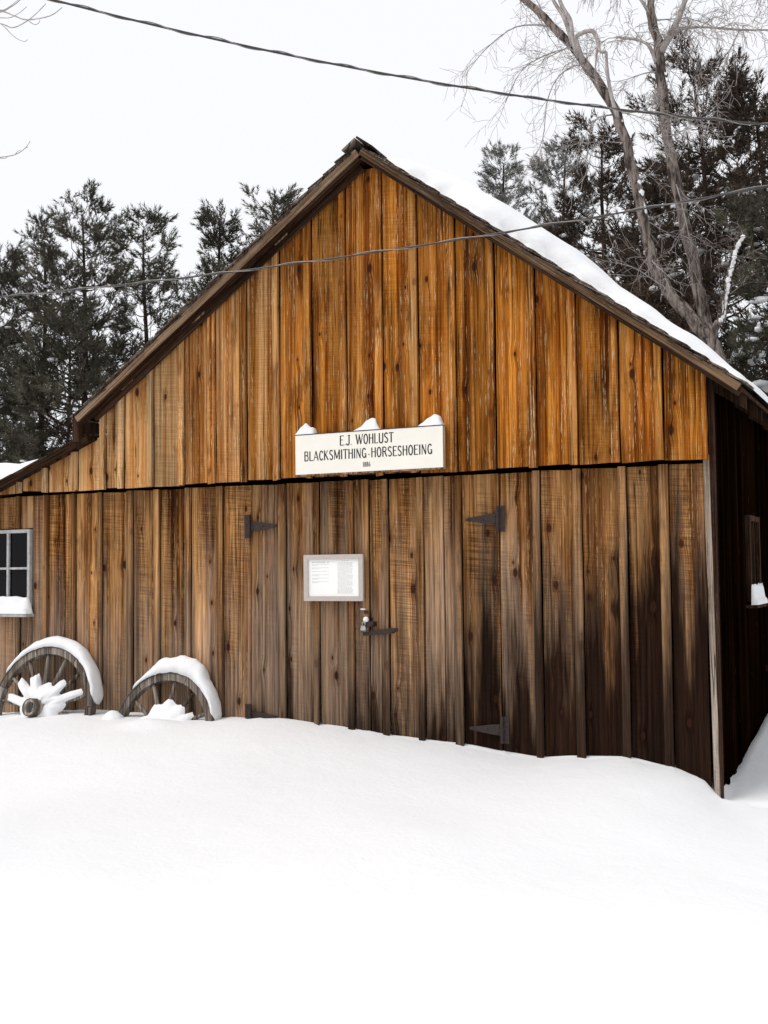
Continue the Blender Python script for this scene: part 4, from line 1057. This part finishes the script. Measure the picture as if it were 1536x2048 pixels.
def limb(b, pts, r0, r1, n=8):
    q = smoothpath(pts, 4)
    if r0 > .05: q = [p + Vector((nz(i * .8, r0 * 50), nz(3.3, i * .8), 0)) * r0 * .35 for i, p in enumerate(q)]
    b.tube(q, [(r0 + (r1 - r0) * i / (len(q) - 1)) * (1 + .22 * nz(i * 1.1, r0 * 90)) for i in range(len(q))], n); return q
def strip_snow(b, q, r, seed, off):
    q = smoothpath(q, 4)
    b.tube([p + off * (r * .75) + Vector((nz(i * .7, seed), 0, nz(seed, i * .7))) * r * .3 for i, p in enumerate(q)], [max(.1 * r, r * (.55 + .9 * nz(i * .9, seed))) if 0 < i < len(q) - 1 else r * .15 for i in range(len(q))], 7)
# leaning bare tree
t1 = thing('bare_tree', (1.6, 8.7, 0), 'leaning bare tree with drooping twigs arching left over the roof', 'tree', 'bare trees behind the shop')
b = MB(); q1 = limb(b, [(1.6, 8.7, -.2), (1.35, 8.7, 2.4), (1.02, 8.7, 4.3), (.62, 8.7, 4.95), (.20, 8.7, 5.6), (-.05, 8.7, 6.7), (-.28, 8.7, 7.8), (-.63, 8.7, 8.58), (-1.15, 8.7, 9.33), (-1.68, 8.7, 9.98), (-2.4, 8.8, 10.7)], .105, .045, 10)
b.build('trunk', M['grey_bark'], t1, True)
rg = random.Random(5); b = MB()
limb(b, [(-.80, 8.66, 8.82), (-.89, 8.6, 9.16), (-.79, 8.6, 9.24), (-.64, 8.6, 9.23), (-.57, 8.6, 9.08), (-.54, 8.6, 8.92), (-.45, 8.6, 8.885)], .042, .022, 6)
limb(b, [(-.86, 8.65, 8.9), (-.94, 8.6, 9.20), (-.97, 8.6, 9.47), (-1.12, 8.6, 9.80), (-1.2, 8.6, 10.4)], .040, .02, 6)
limb(b, [(-.95, 8.66, 9.1), (-1.05, 8.6, 9.5), (-1.25, 8.6, 9.9), (-1.4, 8.5, 10.5)], .035, .016, 6)
limb(b, [(-.57, 8.6, 9.05), (-.60, 8.6, 8.8), (-.62, 8.58, 8.55)], .018, .01, 5); limb(b, [(-.45, 8.6, 8.885), (-.44, 8.6, 8.6), (-.38, 8.6, 8.2), (-.30, 8.6, 7.9)], .022, .03, 6)
for pts in ([(-.68, 8.66, 8.62), (-.81, 8.5, 8.73), (-1.11, 8.5, 8.64), (-1.30, 8.5, 8.31), (-1.39, 8.5, 7.73), (-1.58, 8.4, 7.32)], [(-.9, 8.66, 8.95), (-.99, 8.5, 9.01), (-1.40, 8.5, 8.96), (-1.71, 8.5, 8.80), (-1.95, 8.5, 8.4)],
            [(-1.3, 8.7, 9.5), (-1.8, 8.6, 9.55), (-2.3, 8.6, 9.3), (-2.6, 8.5, 8.9)], [(-.4, 8.7, 8.0), (-.62, 8.55, 7.9), (-.72, 8.5, 7.5), (-.74, 8.5, 7.1)]):
    q = limb(b, pts, .014, .004, 5)
    for p_, p2 in zip(q[3::2], q[4::2]):
        for _ in range(1):
            dv = (p2 - p_).normalized() + Vector((rg.gauss(0, .6), rg.gauss(0, .6), rg.gauss(-.25, .4))); grow(b, p_, dv, rg.uniform(.35, .85), .0055, 1, rg, .25, .0024)
for i in range(15, len(q1) - 2, 2):
    for _ in range(1):
        p_ = q1[i]; grow(b, p_, Vector((rg.gauss(-.3, .8), rg.gauss(0, .5), rg.gauss(.1, .6))), rg.uniform(.6, 1.3), .010, 2, rg, .25, .0024)
b.build('branches', M['hazed_twig_bark'], t1, True)
b = MB(); strip_snow(b, q1[16:18], .05, 3.0, Vector((.9, -.6, .4))); strip_snow(b, q1[19:22], .055, 7.0, Vector((.95, -.6, .4))); strip_snow(b, q1[24:26], .045, 5.0, Vector((.9, -.6, .4)))
o = b.build('snow_streak', M['snow'], t1, True)
# upright bare tree
t2 = thing('bare_tree', (1.0, 9.7, 0), 'upright bare tree with forked top in front of the tallest pine', 'tree', 'bare trees behind the shop')
b = MB(); q2 = limb(b, [(1.0, 9.7, -.2), (.85, 9.7, 3.0), (.70, 9.7, 4.75), (.49, 9.7, 6.0), (.26, 9.7, 7.3), (.10, 9.7, 8.49), (.07, 9.7, 9.26), (-.017, 9.7, 9.74), (-.06, 9.7, 10.3), (-.15, 9.7, 11.5)], .105, .050, 10)
b.build('trunk', M['grey_bark'], t2, True)
rg = random.Random(9); b = MB()
L2 = [limb(b, [(.085, 9.7, 9.2), (.28, 9.7, 9.52), (.51, 9.7, 10.0), (.8, 9.7, 10.8)], .06, .03, 6), limb(b, [(.30, 9.68, 9.50), (.68, 9.7, 9.475), (1.24, 9.7, 9.31), (1.80, 9.7, 9.17), (2.3, 9.7, 8.9)], .022, .008, 5),
      limb(b, [(.03, 9.68, 9.05), (-.064, 9.65, 9.32), (-.25, 9.65, 9.46), (-.55, 9.6, 9.545)], .03, .014, 5), limb(b, [(-.02, 9.7, 9.75), (-.2, 9.6, 10.1), (-.5, 9.5, 10.4)], .03, .012, 5), limb(b, [(.5, 9.7, 10.0), (1.0, 9.6, 10.2), (1.6, 9.6, 10.0), (2.2, 9.5, 9.5)], .02, .007, 5)]
for q in L2:
    for p_, p2 in zip(q[2::2], q[3::2]):
        dv = (p2 - p_).normalized() + Vector((rg.gauss(0, .6), rg.gauss(0, .6), rg.gauss(-.1, .5))); grow(b, p_, dv, rg.uniform(.5, 1.3), .010, 2, rg, .4, .003)
for i in range(16, len(q2) - 3, 2):
    grow(b, q2[i], Vector((rg.gauss(0, .9), rg.gauss(-.2, .6), rg.gauss(.3, .5))), rg.uniform(.5, 1.3), .013, 2, rg, .35, .003)
b.build('branches', M['hazed_twig_bark'], t2, True)
# snow-laden crooked stem low at the right
t3 = thing('bare_tree', (1.0, 7.7, 0), 'small crooked stem plastered with snow near the right eave', 'tree')
b = MB(); q3 = limb(b, [(1.0, 7.7, 0), (1.02, 7.7, 3.6), (1.10, 7.7, 4.5), (1.22, 7.7, 4.7), (1.295, 7.7, 5.17), (1.39, 7.7, 5.48), (1.50, 7.7, 5.7)], .07, .022, 8); limb(b, [(1.12, 7.7, 4.5), (.98, 7.7, 4.75), (.92, 7.7, 5.1)], .03, .012, 5)
rg = random.Random(33)
for i in range(9, len(q3), 1): grow(b, q3[i], Vector((rg.gauss(0, .8), rg.gauss(0, .4), .6)), rg.uniform(.25, .6), .009, 1, rg, .1, .003)
b.build('trunk', M['grey_bark'], t3, True)
b = MB(); strip_snow(b, q3[10:], .045, 1.0, Vector((.35, -1.0, .35))); b.build('snow_streak', M['snow'], t3, True)
# reddish brush behind the roof
t4 = thing('bare_shrub', (-.6, 10.5, 0), 'tangle of fine reddish brush behind the snowy roof', 'shrub')
rg = random.Random(21); b = MB()
for i in range(10):
    p_ = Vector((-.6 + rg.gauss(0, .45), 10.5 + rg.gauss(0, .4), 0)); tp_ = p_ + Vector((rg.gauss(0, .25), rg.gauss(0, .25), rg.uniform(3.2, 4.6)))
    b.tube([p_, p_.lerp(tp_, .5) + Vector((.05, 0, 0)), tp_], [.03, .022, .016], 5); grow(b, tp_, Vector((rg.gauss(0, .2), rg.gauss(0, .2), 1)), rg.uniform(1.0, 1.6), .014, 2, rg, -.1, .003)
    for k_ in range(3): grow(b, p_.lerp(tp_, rg.uniform(.7, .95)), Vector((rg.gauss(0, .6), rg.gauss(0, .6), .8)), rg.uniform(.5, 1.0), .009, 2, rg, .0, .003)
b.build('stems', bark('red_twig_bark', (0.10, 0.05, 0.035), (0.20, 0.10, 0.07)), t4, True)
# near tree whose twig tips reach in at the upper left
t5 = thing('bare_tree', (-1.9, -3.6, 0), 'bare twigs reaching in at the upper left corner', 'tree')
b = MB(); qt = limb(b, [(-1.9, -3.6, -.2), (-1.86, -3.6, 2.0), (-1.9, -3.65, 4.0), (-1.8, -3.7, 6.5)], .13, .06, 9); b.build('trunk', M['grey_bark'], t5, True)
b = MB()
limb(b, [(-1.88, -3.62, 3.5), (-1.2, -3.66, 3.85), (-.6, -3.7, 4.0), (-.17, -3.7, 3.95), (.03, -3.7, 3.90)], .03, .006, 6)
for pts, r in (([(.03, -3.7, 3.90), (.119, -3.7, 3.901), (.203, -3.7, 3.86), (.271, -3.7, 3.829), (.393, -3.7, 3.818), (.459, -3.7, 3.839)], .0034), ([(-.17, -3.7, 3.95), (.0, -3.7, 3.87), (.119, -3.7, 3.847), (.189, -3.7, 3.813), (.258, -3.7, 3.821), (.312, -3.7, 3.841), (.372, -3.7, 3.875)], .0032),
               ([(.12, -3.7, 3.847), (.147, -3.7, 3.824), (.203, -3.7, 3.769), (.252, -3.7, 3.74), (.275, -3.7, 3.743)], .002), ([(.03, -3.7, 3.90), (.119, -3.7, 3.896), (.175, -3.7, 3.904), (.23, -3.7, 3.924), (.26, -3.7, 3.96)], .003),
               ([(.12, -3.72, 3.90), (.16, -3.72, 3.888), (.22, -3.72, 3.905), (.27, -3.72, 3.93)], .0022), ([(.271, -3.7, 3.829), (.31, -3.7, 3.80), (.335, -3.7, 3.802), (.34, -3.7, 3.815)], .002), ([(.03, -3.7, 3.90), (.14, -3.68, 3.875), (.2, -3.68, 3.88), (.25, -3.68, 3.90)], .0022)):
    limb(b, pts, r, r * .55, 5)
limb(b, [(-1.87, -3.62, 2.7), (-1.2, -3.66, 3.2), (-.6, -3.7, 3.42), (-.16, -3.7, 3.353), (.05, -3.7, 3.28)], .022, .004, 6)
for pts, r in (([(.05, -3.7, 3.28), (.125, -3.7, 3.266), (.207, -3.7, 3.263), (.262, -3.7, 3.28), (.291, -3.7, 3.306)], .0024), ([(.10, -3.7, 3.27), (.15, -3.7, 3.256), (.17, -3.7, 3.265)], .0018), ([(.207, -3.7, 3.263), (.225, -3.7, 3.275), (.24, -3.7, 3.277)], .0015), ([(.262, -3.7, 3.28), (.28, -3.7, 3.283)], .0014)):
    limb(b, pts, r, r * .55, 5)
b.build('branches', M['hazed_twig_bark'], t5, True)
